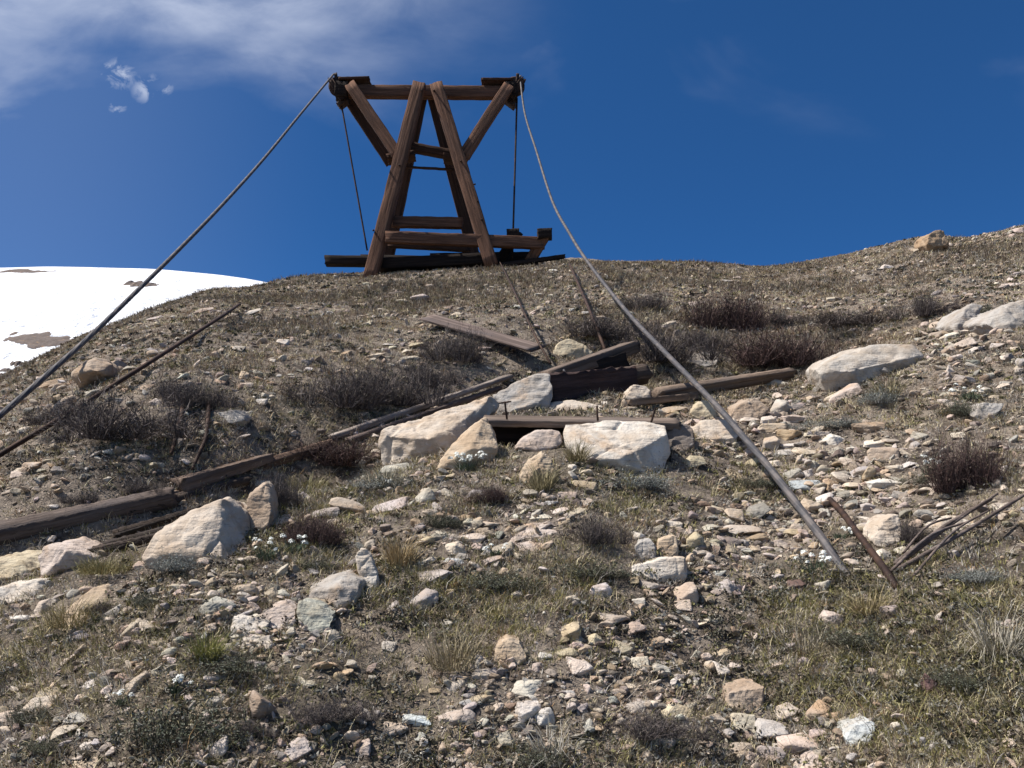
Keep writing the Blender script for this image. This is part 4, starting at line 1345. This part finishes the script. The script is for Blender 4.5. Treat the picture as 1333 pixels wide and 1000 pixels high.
def scatter_grass():
    parts = []
    for (n, mode, h0, h1, nb, dens0) in ((140000, 'log', .015, .048, 13, .70), (120000, 'area', .03, .075, 9, .62)):
        x, y, z, px, py = sample(n, mode=mode)
        st = in_ell(px, py, STONY); gr = in_ell(px, py, GRASSY)
        cl = np.clip(fbm(x / .45, y / .45, octv=3, s=21) * .9 + .5, 0, 1)
        p = (dens0 + .9 * gr) * (1 - .75 * st) * (.2 + 1.2 * cl)
        up = np.clip((y - 4.0 + 1.2 * (px > 500)) / 2.5 - .6 * (px > 500), 0, 1)
        p = np.clip(p + .25 * up, 0, 1)
        keep = rng.uniform(0, 1, len(x)) < p
        x, y, z, px, py, gr, cl, up = [a[keep] for a in (x, y, z, px, py, gr, cl, up)]
        m = len(x)
        r = rng.uniform(0, 1, m); patch = np.clip(fbm(x / .8 + 5, y / .8, octv=2, s=33) + .5, 0, 1)
        w = np.stack([.30 + .4 * patch, .30 + 1.4 * gr * (1 - patch * .5), .25 + .25 * (1 - patch), .25 + .0 * r, .05 + .0 * r, .10 + 1.0 * up], -1)
        w[:, 1] *= (1 - .8 * up)
        w = np.cumsum(w / w.sum(1)[:, None], 1)
        k = (r[:, None] > w).sum(1)
        pal = np.stack([STRAW, OLIVE, GREYG, BROWN, RUSTG, PINKB])
        cols = pal[k] * 1.15
        # broad drifts of pale straw and of dark heath on the upper slope
        drift = fbm(x / 1.1 + 3, y / 1.6, octv=3, s=91)
        cols = cols * (1.08 + .55 * up * np.clip(drift, -.6, .7))[:, None]
        hh = rng.uniform(h0, h1, m) * (1 + .15 * gr) * (1 + .6 * up * np.clip(-drift, -.6, 1))
        width = np.maximum(.0021, .00062 * y)
        parts.append(blades(x, y, z, nb, hh, hh * .9, width, np.full(m, .65), cols, .5))
    make('dry_grass', parts, 'short dry grass covering the slope')


scatter_grass()


def scatter_mat():
    """creeping, small-leaved ground cover: many tiny leaves in low cushions"""
    n = 60000
    x, y, z, px, py = sample(n, mode='log')
    gr = in_ell(px, py, GRASSY)
    cl = np.clip(fbm(x / .3 + 9, y / .3, octv=3, s=55) * .9 + .5, 0, 1)
    p = (.40 + .6 * gr) * cl ** 1.2
    keep = rng.uniform(0, 1, len(x)) < p
    x, y, z = x[keep], y[keep], z[keep]
    m = len(x)
    pal = np.array([(0.085, 0.08, 0.045), (0.06, 0.05, 0.035), (0.13, 0.125, 0.10), (0.21, 0.20, 0.175), (0.045, 0.036, 0.03), (0.13, 0.105, 0.07), (0.17, 0.155, 0.07)])
    cols = pal[rng.integers(0, len(pal), m)]
    nl = 24
    idx = np.repeat(np.arange(m), nl)
    q = len(idx)
    R = rng.uniform(.015, .05, m)[idx]
    d = rng.normal(0, 1, (q, 3)); d /= np.linalg.norm(d, axis=1)[:, None]
    d[:, 2] = np.abs(d[:, 2]) * .55
    c = np.stack([x[idx], y[idx], z[idx]], -1) + d * (R * rng.uniform(.4, 1, q))[:, None]
    s = (rng.uniform(.0035, .009, q) * np.maximum(1, y[idx] / 4))[:, None]
    a = rng.normal(0, 1, (q, 3)); a /= np.linalg.norm(a, axis=1)[:, None]
    b = np.cross(a, rng.normal(0, 1, (q, 3))); b /= np.linalg.norm(b, axis=1)[:, None]
    V = np.stack([c - a * s, c + b * s * .45, c + a * s, c - b * s * .45], 1).reshape(-1, 3)
    C = np.repeat(np.clip(cols[idx] * rng.uniform(.6, 1.5, (q, 1)), 0, .7), 4, 0)
    make('ground_cover', [(V, np.arange(q * 4), np.full(q, 4), C)], 'dark low mat plants creeping between the stones')


scatter_mat()


def scatter_litter():
    n = 40000
    x, y, z, px, py = sample(n, mode='log')
    m = len(x)
    L = rng.uniform(.015, .06, m); az = rng.uniform(0, 6.283, m); el = rng.normal(.25, .35, m)
    d = np.stack([np.cos(az) * np.cos(el), np.sin(az) * np.cos(el), np.sin(el)], -1)
    b = np.stack([x, y, z + .003], -1)
    t = b + d * L[:, None]
    wv = np.cross(d, np.array([0.2, 0.1, 1.0])); wv /= np.linalg.norm(wv, axis=1)[:, None]
    wv *= (np.maximum(.0011, .0002 * y) * rng.uniform(.6, 1.4, m))[:, None]
    V = np.stack([b - wv, b + wv, t + wv * .6, t - wv * .6], 1).reshape(-1, 3)
    pal = np.array([(0.10, 0.075, 0.06), (0.25, 0.22, 0.19), (0.40, 0.36, 0.30), (0.05, 0.035, 0.03)])
    C = np.repeat(pal[rng.integers(0, 4, m)], 4, 0)
    make('twig_litter', [(V, np.arange(m * 4), np.full(m, 4), C)], 'dead stalks and twigs lying among the grass')


scatter_litter()


# ------------------------------------------------------------------ shrubs (twiggy, unit size: radius 1, height 1)
def twig_mesh(seed, n, pal, width=0.012, kinds='up'):
    rg = np.random.default_rng(seed)
    V, Fq, C = [], [], []
    off = 0
    k = 5
    az = rg.uniform(0, 6.283, n)
    rad = np.sqrt(rg.uniform(0, 1, n)) * .42
    # a few sub-clumps give an uneven outline
    cl = rg.normal(0, .46, (12, 2)); ch = rg.uniform(.40, 1.05, 12)
    wh = rg.integers(0, 12, n)
    p = np.stack([cl[wh, 0] + np.cos(az) * rad * .5, cl[wh, 1] + np.sin(az) * rad * .5, np.full(n, -.08)], -1)
    out = p[:, :2] - cl[wh] * .3
    el = rg.uniform(.5, 1.45, n)
    d = np.stack([np.cos(az) * np.cos(el), np.sin(az) * np.cos(el), np.sin(el)], -1)
    L = ch[wh] * rg.uniform(.45, 1.1, n)
    pts = [p]
    for s in range(k - 1):
        d = d + rg.normal(0, .24, (n, 3)); d[:, 2] += .05
        d /= np.linalg.norm(d, axis=1)[:, None]
        p = p + d * (L / (k - 1))[:, None]
        pts.append(p)
    pts = np.stack(pts, 1)                                            # n,k,3
    # side twigs
    m = n * 4
    src = rg.integers(0, n, m); sj = rg.integers(1, k, m)
    b = pts[src, sj]
    dd = rg.normal(0, 1, (m, 3)); dd[:, 2] = np.abs(dd[:, 2]) * .8; dd /= np.linalg.norm(dd, axis=1)[:, None]
    e1 = b + dd * rg.uniform(.06, .22, m)[:, None]
    e2 = e1 + (dd + rg.normal(0, .4, (m, 3))) * rg.uniform(.04, .12, m)[:, None]

    def ribbon(P, w0):
        nonlocal off
        n_, k_, _ = P.shape
        fa = rg.uniform(0, math.pi, n_)
        wv = np.stack([np.cos(fa), np.sin(fa), rg.normal(0, .3, n_)], -1)
        tap = np.linspace(1, .35, k_)[None, :, None] * w0
        A = P - wv[:, None] * tap; B_ = P + wv[:, None] * tap
        v = np.stack([A, B_], 2).reshape(-1, 3)
        o = (np.arange(n_) * k_ * 2)[:, None] + (np.arange(k_ - 1) * 2)[None, :]
        f = np.stack([o, o + 1, o + 3, o + 2], -1).reshape(-1, 4) + off
        c = np.repeat(np.array(pal)[rg.integers(0, len(pal), n_)] * rg.uniform(.6, 1.4, (n_, 1)), k_ * 2, 0)
        V.append(v); Fq.append(f); C.append(c); off += len(v)
    ribbon(pts, width)
    ribbon(np.stack([b, e1, e2], 1), width * .6)
    V = np.concatenate(V); Fq = np.concatenate(Fq); C = np.concatenate(C)
    tips = np.concatenate([pts[:, -1], e2, e1, pts[:, -2]])
    me = np_mesh('twigs', V, Fq.ravel(), np.full(len(Fq), 4), np.clip(C, 0, .6))
    me.materials.append(M_PLANT)
    return me, tips


def leaf_mesh(seed, tips, n, s0, pal):
    rg = np.random.default_rng(seed)
    c = tips[rg.integers(0, len(tips), n)] + rg.normal(0, .03, (n, 3))
    s = rg.uniform(.5, 1.3, n)[:, None] * s0
    a = rg.normal(0, 1, (n, 3)); a /= np.linalg.norm(a, axis=1)[:, None]
    b = np.cross(a, rg.normal(0, 1, (n, 3))); b /= np.linalg.norm(b, axis=1)[:, None]
    V = np.stack([c - a * s, c + b * s * .4, c + a * s, c - b * s * .4], 1).reshape(-1, 3)
    C = np.repeat(np.array(pal)[rg.integers(0, len(pal), n)] * rg.uniform(.6, 1.4, (n, 1)), 4, 0)
    me = np_mesh('leaves', V, np.arange(n * 4), np.full(n, 4), np.clip(C, 0, .6))
    me.materials.append(M_PLANT)
    return me


PALS = {
    'dark': ([(0.075, 0.06, 0.06), (0.11, 0.09, 0.085), (0.05, 0.042, 0.044), (0.18, 0.15, 0.135)], [(0.10, 0.09, 0.07), (0.06, 0.052, 0.05), (0.15, 0.13, 0.10)]),
    'red': ([(0.085, 0.052, 0.048), (0.12, 0.075, 0.065), (0.045, 0.031, 0.031)], [(0.12, 0.085, 0.07), (0.08, 0.062, 0.055), (0.15, 0.12, 0.09)]),
    'grey': ([(0.20, 0.195, 0.18), (0.28, 0.27, 0.25), (0.12, 0.11, 0.10)], [(0.22, 0.235, 0.21), (0.30, 0.31, 0.28), (0.15, 0.17, 0.15)]),
    'green': ([(0.07, 0.065, 0.045), (0.05, 0.045, 0.035)], [(0.085, 0.095, 0.055), (0.13, 0.14, 0.095), (0.20, 0.205, 0.16), (0.10, 0.09, 0.06)]),
}
PROTO = {}
for kd, (tp, lp) in PALS.items():
    L = []
    for s in range(3):
        dense = kd in ('grey', 'green')
        tm, tips = twig_mesh(500 + s + len(kd) * 10, 330 if dense else (1300 if kd == 'red' else 850), tp, 0.008 if not dense else 0.009)
        lm = leaf_mesh(700 + s, tips, 4200 if dense else 3000, .030 if dense else .022, lp)
        L.append((tm, lm))
    PROTO[kd] = L

SH = [
    (158, 582, 170, 78, 'dark', 'wide dark thicket shrub below the rusty fallen cable, largest on the left hillside'),
    (90, 560, 90, 44, 'dark', 'low thin shrub between the frame edge and the wide left thicket'),
    (262, 535, 80, 52, 'dark', 'dark leafy shrub with shadow streaks trailing below it on the left hillside'),
    (225, 520, 55, 35, 'dark', 'small dark shrub tucked between the wide thicket and the leafy shrub'),
    (440, 540, 120, 62, 'dark', 'dark spreading shrub at the middle of the hillside, left of its twin'),
    (510, 535, 120, 72, 'dark', 'tallest spreading shrub uphill of the thin grey pole'),
    (555, 510, 80, 44, 'dark', 'scrubby patch of shrub joining the tall shrub to the pole'),
    (596, 480, 80, 58, 'dark', 'round bluish-dark shrub just under the flat board'),
    (800, 452, 100, 44, 'dark', 'dark shrub directly above the crib, left of the thick cable'),
    (872, 482, 110, 60, 'dark', 'dark shrub behind the thick cable beside the pale rock'),
    (845, 405, 60, 36, 'dark', 'small shrub crossed by the thick cable high on the crest'),
    (962, 436, 110, 66, 'red', 'tall purple-brown shrub, the most prominent on the upper slope'),
    (1020, 425, 50, 30, 'dark', 'little dark shrub at the right foot of the purple-brown one'),
    (1000, 488, 140, 52, 'red', 'broad reddish shrub patch above the split log'),
    (920, 455, 60, 30, 'dark', 'low shrub downhill of the tall purple-brown one'),
    (1215, 412, 70, 44, 'dark', 'dark shrub at the edge of the stony spur'),
    (1125, 428, 110, 30, 'dark', 'low wide dark shrub above the whale-backed boulder'),
    (1278, 640, 96, 78, 'red', 'large dark red twiggy shrub on the stones at the right'),
    (182, 650, 50, 24, 'dark', 'small dark clump on bare ground above the thick log'),
    (105, 664, 44, 20, 'dark', 'tiny dark clump just uphill of the thick log, nearer the edge'),
    (425, 624, 130, 40, 'red', 'low reddish shrub patch at the tail of the pale pole'),
    (365, 660, 50, 56, 'dark', 'upright dark shrub right of the upright brown rock'),
    (395, 712, 80, 40, 'red', 'low dark reddish plant right of the white flowers'),
    (215, 985, 150, 84, 'green', 'dense dark green cushion shrub near the bottom left corner'),
    (300, 885, 110, 42, 'green', 'olive cushion plant under the blunt white block'),
    (1258, 545, 50, 44, 'green', 'grey-green bush beside the dark-bellied ledge stone'),
    (1288, 410, 34, 26, 'green', 'small green tuft between the two spur boulders'),
    (780, 714, 66, 46, 'dark', 'round dark cushion plant beside the buried bedrock mound'),
    (240, 748, 80, 36, 'grey', 'grey cushion plant at the foot of the big leaning boulder'),
    (572, 692, 48, 38, 'green', 'blue-green cushion plant below the whitish angular stone row'),
    (838, 645, 100, 42, 'grey', 'silvery dry bush in front of the big white slab'),
    (190, 793, 42, 30, 'green', 'small blue-green plant between stones left of the long grey stone'),
    (403, 745, 50, 26, 'green', 'small grey-green plant above the lichened grey boulder'),
    (1192, 706, 50, 38, 'dark', 'tangle of dark twigs between the tan boulder and the low white rock'),
    (700, 1000, 90, 40, 'green', 'dull green plant cut by the bottom edge near the centre'),
    (30, 950, 60, 40, 'green', 'dull green cushion plant at the left edge near the bottom'),
    (60, 985, 50, 26, 'green', 'second dull green cushion, just below the one at the left edge'),
    (1155, 530, 60, 34, 'grey', 'pale wiry tuft under the whale-backed boulder'),
    (1215, 632, 50, 30, 'green', 'green cushion carrying white flowers by the dark red shrub'),
    (1100, 560, 90, 26, 'grey', 'grey dry mat plant spread over the scree'),
    (1290, 760, 80, 30, 'grey', 'grey dry plant under the stick bundle'),
    (500, 640, 80, 26, 'grey', 'pale dry clump below the outcrop slab, by the flat grey stone'),
    (640, 660, 50, 22, 'red', 'low rusty clump left of the flat chips'),
    (130, 800, 30, 16, 'dark', 'tiny brown clump on top of the half-buried tan hump'),
    (1125, 852, 110, 46, 'green', 'olive leafy plant in the grass below the cable stub'),
    (860, 972, 110, 40, 'dark', 'dark leafless plant among the stones at bottom centre'),
    (1260, 900, 90, 40, 'green', 'olive plant at the right edge in the lower grass'),
    (440, 950, 90, 36, 'dark', 'dark dry plant left of the cream stones at the bottom'),
    (330, 960, 50, 24, 'dark', 'small dark plant between the tan-brown stone and the bottom edge'),
    (650, 770, 120, 40, 'green', 'olive grassy cushion in the middle of the green patch'),
    (760, 760, 100, 36, 'green', 'olive plant right of the middle green cushion, left of the log-shaped stone'),
    (1000, 640, 60, 26, 'green', 'fresh green plant left of the thick cable above the pinkish stones'),
]
for i, (px, py, wpx, hpx, kd, lab) in enumerate(SH):
    G = hit(px, py)
    mpp = G.y / F
    tm, lm = PROTO[kd][i % 3]
    o = link('shrub', tm)
    lf = link('leaves', lm, parent=o)
    W = wpx * mpp
    o.location = G + Vector((0, W * .2, 0))
    o.location.z = ground_z(o.location.x, o.location.y)
    # foreshortening: the slope itself carries part of the height
    o.scale = (W * .50, W * .42, hpx * mpp * (.72 if kd in ('green', 'grey') else 1.15 if kd == 'red' else .92))
    o.rotation_euler = (0, 0, 0)
    tag(o, lab, 'shrub', 'shrubs and cushion plants on the slope')


# ------------------------------------------------------------------ tussocks of long grass
def tussock(px, py, wpx, hpx, col, n, lab, lean=.6, droop=.6):
    G = hit(px, py)
    mpp = G.y / F
    cols = np.array([col])
    h = hpx * mpp
    V, Fl, T, C = blades(np.array([0.]), np.array([0.]), np.array([0.]), n, np.array([h * 1.35]), np.array([wpx * mpp * .4]), np.array([max(.0022, .0007 * G.y)]), np.array([lean]), cols, droop)
    me = np_mesh('grass_tussock', V, Fl, T, C)
    o = link('grass_tussock', me, M_PLANT)
    o.location = G
    tag(o, lab, 'grass tuft', 'tussocks of long dry grass')


tussock(1300, 850, 80, 70, (0.34, 0.31, 0.25), 260, 'big drooping bleached grass tussock at the right edge', .9, .9)
tussock(1045, 850, 100, 60, (0.32, 0.28, 0.21), 120, 'open tussock of long arching stalks below the cable end', .7, .9)
tussock(522, 735, 60, 42, (0.36, 0.27, 0.15), 300, 'straw-orange grass tussock right of the white splinter', .4, .4)
tussock(1130, 800, 60, 40, (0.33, 0.27, 0.15), 320, 'dry grass tussock with a stone behind it, below the cable stub', .8, .6)
tussock(500, 632, 90, 30, (0.30, 0.27, 0.20), 320, 'pale tussock under the long outcrop slab', .7, .6)
tussock(140, 745, 130, 24, (0.30, 0.26, 0.13), 700, 'wide yellowish tussock between the split rock and the big boulder', .7, .5)
tussock(705, 640, 50, 40, (0.27, 0.23, 0.13), 260, 'grass tussock right of the brown pyramid rock', .6, .5)
tussock(750, 600, 50, 30, (0.25, 0.21, 0.12), 240, 'brownish tussock at the foot of the big white slab', .6, .5)
tussock(400, 640, 90, 24, (0.30, 0.27, 0.15), 380, 'olive-straw tussock left of the outcrop, by the upright shrub', .6, .5)
tussock(590, 870, 110, 50, (0.30, 0.25, 0.16), 300, 'tall mixed tussock left of the tan centre rock', .5, .4)
tussock(720, 985, 90, 50, (0.33, 0.31, 0.27), 140, 'bleached stalks arching over the bottom edge at centre', .8, .9)
tussock(1155, 520, 50, 40, (0.26, 0.22, 0.13), 240, 'dry tussock just under the whale-backed boulder', .6, .5)
tussock(90, 815, 100, 40, (0.34, 0.28, 0.15), 420, 'yellow dry tussock overgrowing the half-buried tan hump', .6, .5)
tussock(270, 860, 60, 36, (0.25, 0.24, 0.08), 300, 'yellow-green tussock between the grey stones at left', .5, .4)


# ------------------------------------------------------------------ white flowers
def flowers(px, py, wpx, hpx, n, lab, seed):
    rg = np.random.default_rng(seed)
    G = hit(px, py)
    mpp = G.y / F
    n_st = n * 2
    V, Fl, T, C = blades(np.array([0.]), np.array([0.]), np.array([0.]), 140, np.array([hpx * mpp * .8]), np.array([wpx * mpp * .5]), np.array([.003]), np.array([.5]), np.array([(0.10, 0.13, 0.08)]), .3)
    me = np_mesh('flower_plant', V, Fl, T, C)
    o = link('flower_plant', me, M_PLANT)
    o.location = G
    tag(o, lab, 'flowers', 'white wildflower clumps')
    for i in range(n):
        bm = bmesh.new()
        c = Vector((rg.uniform(-.5, .5) * wpx * mpp, rg.uniform(-.3, .3) * wpx * mpp * .5, hpx * mpp * rg.uniform(.45, 1.0)))
        rr = rg.uniform(3.0, 5.4) * mpp
        for j in range(11):
            q = Vector(rg.normal(0, 1, 3)); q.z = abs(q.z) * .7; q.normalize()
            fc = c + q * rr * .8
            nrm = (q + Vector((0, 0, .6))).normalized()
            t1 = nrm.orthogonal().normalized(); t2 = nrm.cross(t1)
            for kq in range(4):
                a = kq * math.pi / 2 + rg.uniform(0, 1)
                d = t1 * math.cos(a) + t2 * math.sin(a); e = nrm.cross(d)
                p = [fc, fc + d * rr * .35 + e * rr * .16, fc + d * rr * .6, fc + d * rr * .35 - e * rr * .16]
                bm.faces.new([bm.verts.new(x) for x in p])
        me = bpy.data.meshes.new('blossom'); bm.to_mesh(me); bm.free()
        link('blossom', me, M_PETAL, parent=o)


M_PETAL, _t, _b = new_mat('white_petals')
_oi = noise(_t, 200, 2)
_t.links.new(mixc(_t, _oi, (0.82, 0.82, 0.78), (0.7, 0.72, 0.66)), _b.inputs['Base Color'])
flowers(608, 612, 44, 24, 20, 'clump of white flowers on the face of the tan wedge boulder', 1)
flowers(345, 728, 30, 26, 7, 'white flowers right of the big leaning boulder, lower clump', 2)
flowers(383, 718, 34, 22, 8, 'white flowers beside the low dark reddish plant', 3)
flowers(1213, 618, 34, 24, 7, 'white flowers at the foot of the dark red twiggy shrub', 4)
flowers(1058, 744, 44, 24, 10, 'white flowers where the thick cable meets the ground', 5)
flowers(500, 636, 26, 14, 5, 'tiny white flowers beside the pale tussock under the outcrop slab', 8)
flowers(1262, 520, 40, 20, 6, 'white flowers above the grey-green bush on the right slope', 9)
flowers(640, 722, 40, 14, 5, 'scattered white flowers left of the buried bedrock mound', 10)
flowers(158, 915, 24, 14, 4, 'small white flowers left of the dark green cushion shrub', 11)
flowers(232, 900, 30, 20, 5, 'few white flowers over the dark green cushion shrub', 6)
flowers(1096, 700, 30, 14, 5, 'small white flowers between the cable end and its stub', 7)

# ------------------------------------------------------------------ bare patches on the snowfield
def bare_patch(cx, cy, wpx, hpx, lab, seed, hh=0.35, rag=0.9):
    us = np.linspace(cx - wpx * .75, cx + wpx * .75, 70)
    A, Bp = snow_at(cx, cy - hpx * .8), snow_at(cx, min(cy + hpx * .8, 492))
    y0, y1 = Bp.y, max(A.y, Bp.y + .25)
    sx, sy = wpx * (y0 + y1) / 2 / F * .16, (y1 - y0) * .5
    n, m = 44, 70
    yy = np.linspace(y0, y1, n)
    V = np.zeros((n, m, 3)); K = np.zeros((n, m))
    for j, pu in enumerate(us):
        dx, dy, dz = raydir(pu, cy)
        for i_, y in enumerate(yy):
            V[i_, j] = (dx / dy * y, y, SNOWZ(dx / dy, y))
            a = (pu - cx) / (wpx * .5); b = (y - (y0 + y1) / 2) / ((y1 - y0) * .36)
            K[i_, j] = 1 - (a * a + b * b) ** .5
    K = K + rag * .45 * fbm(V[..., 0] / sx, V[..., 1] / sy, octv=4, s=seed)
    V[..., 2] += np.clip(K * hh * 1.4, -.6, hh) + .02 + .05 * vnoise(V[..., 0] * 3, V[..., 1] * 2, s=seed)
    i0 = np.arange(n - 1)[:, None] * m + np.arange(m - 1)[None, :]
    f = np.stack([i0, i0 + 1, i0 + m + 1, i0 + m], -1).reshape(-1, 4)
    Kf = K.reshape(-1)[f].max(1) > -.12
    f = f[Kf]
    me = np_mesh('bare_patch', V.reshape(-1, 3), f.ravel(), np.full(len(f), 4), smooth=True)
    bm = bmesh.new(); bm.from_mesh(me)
    bmesh.ops.delete(bm, geom=[v for v in bm.verts if not v.link_faces], context='VERTS')
    bm.to_mesh(me); bm.free()
    o = link('bare_patch', me, M_ROCK, color=(0.15, 0.125, 0.115))
    tag(o, lab, 'bare patch', 'bare patches in the snowfield')


bare_patch(68, 446, 110, 13, 'widest bare brown patch in the snow, behind the hillside edge', 1, .06, 1.0)
bare_patch(180, 369, 40, 4, 'small dark patch in the snow crossed by the taut cable', 2, .15, .9)
bare_patch(28, 354, 66, 2, 'faint brown strip on the snow crest at the left edge', 3, .12)
bare_patch(22, 476, 14, 4, 'dark speck of rock in the snow beside the hillside', 4, .1)
bare_patch(6, 485, 26, 3, 'low dark strip of rock at the snow foot, left edge', 5, .08)
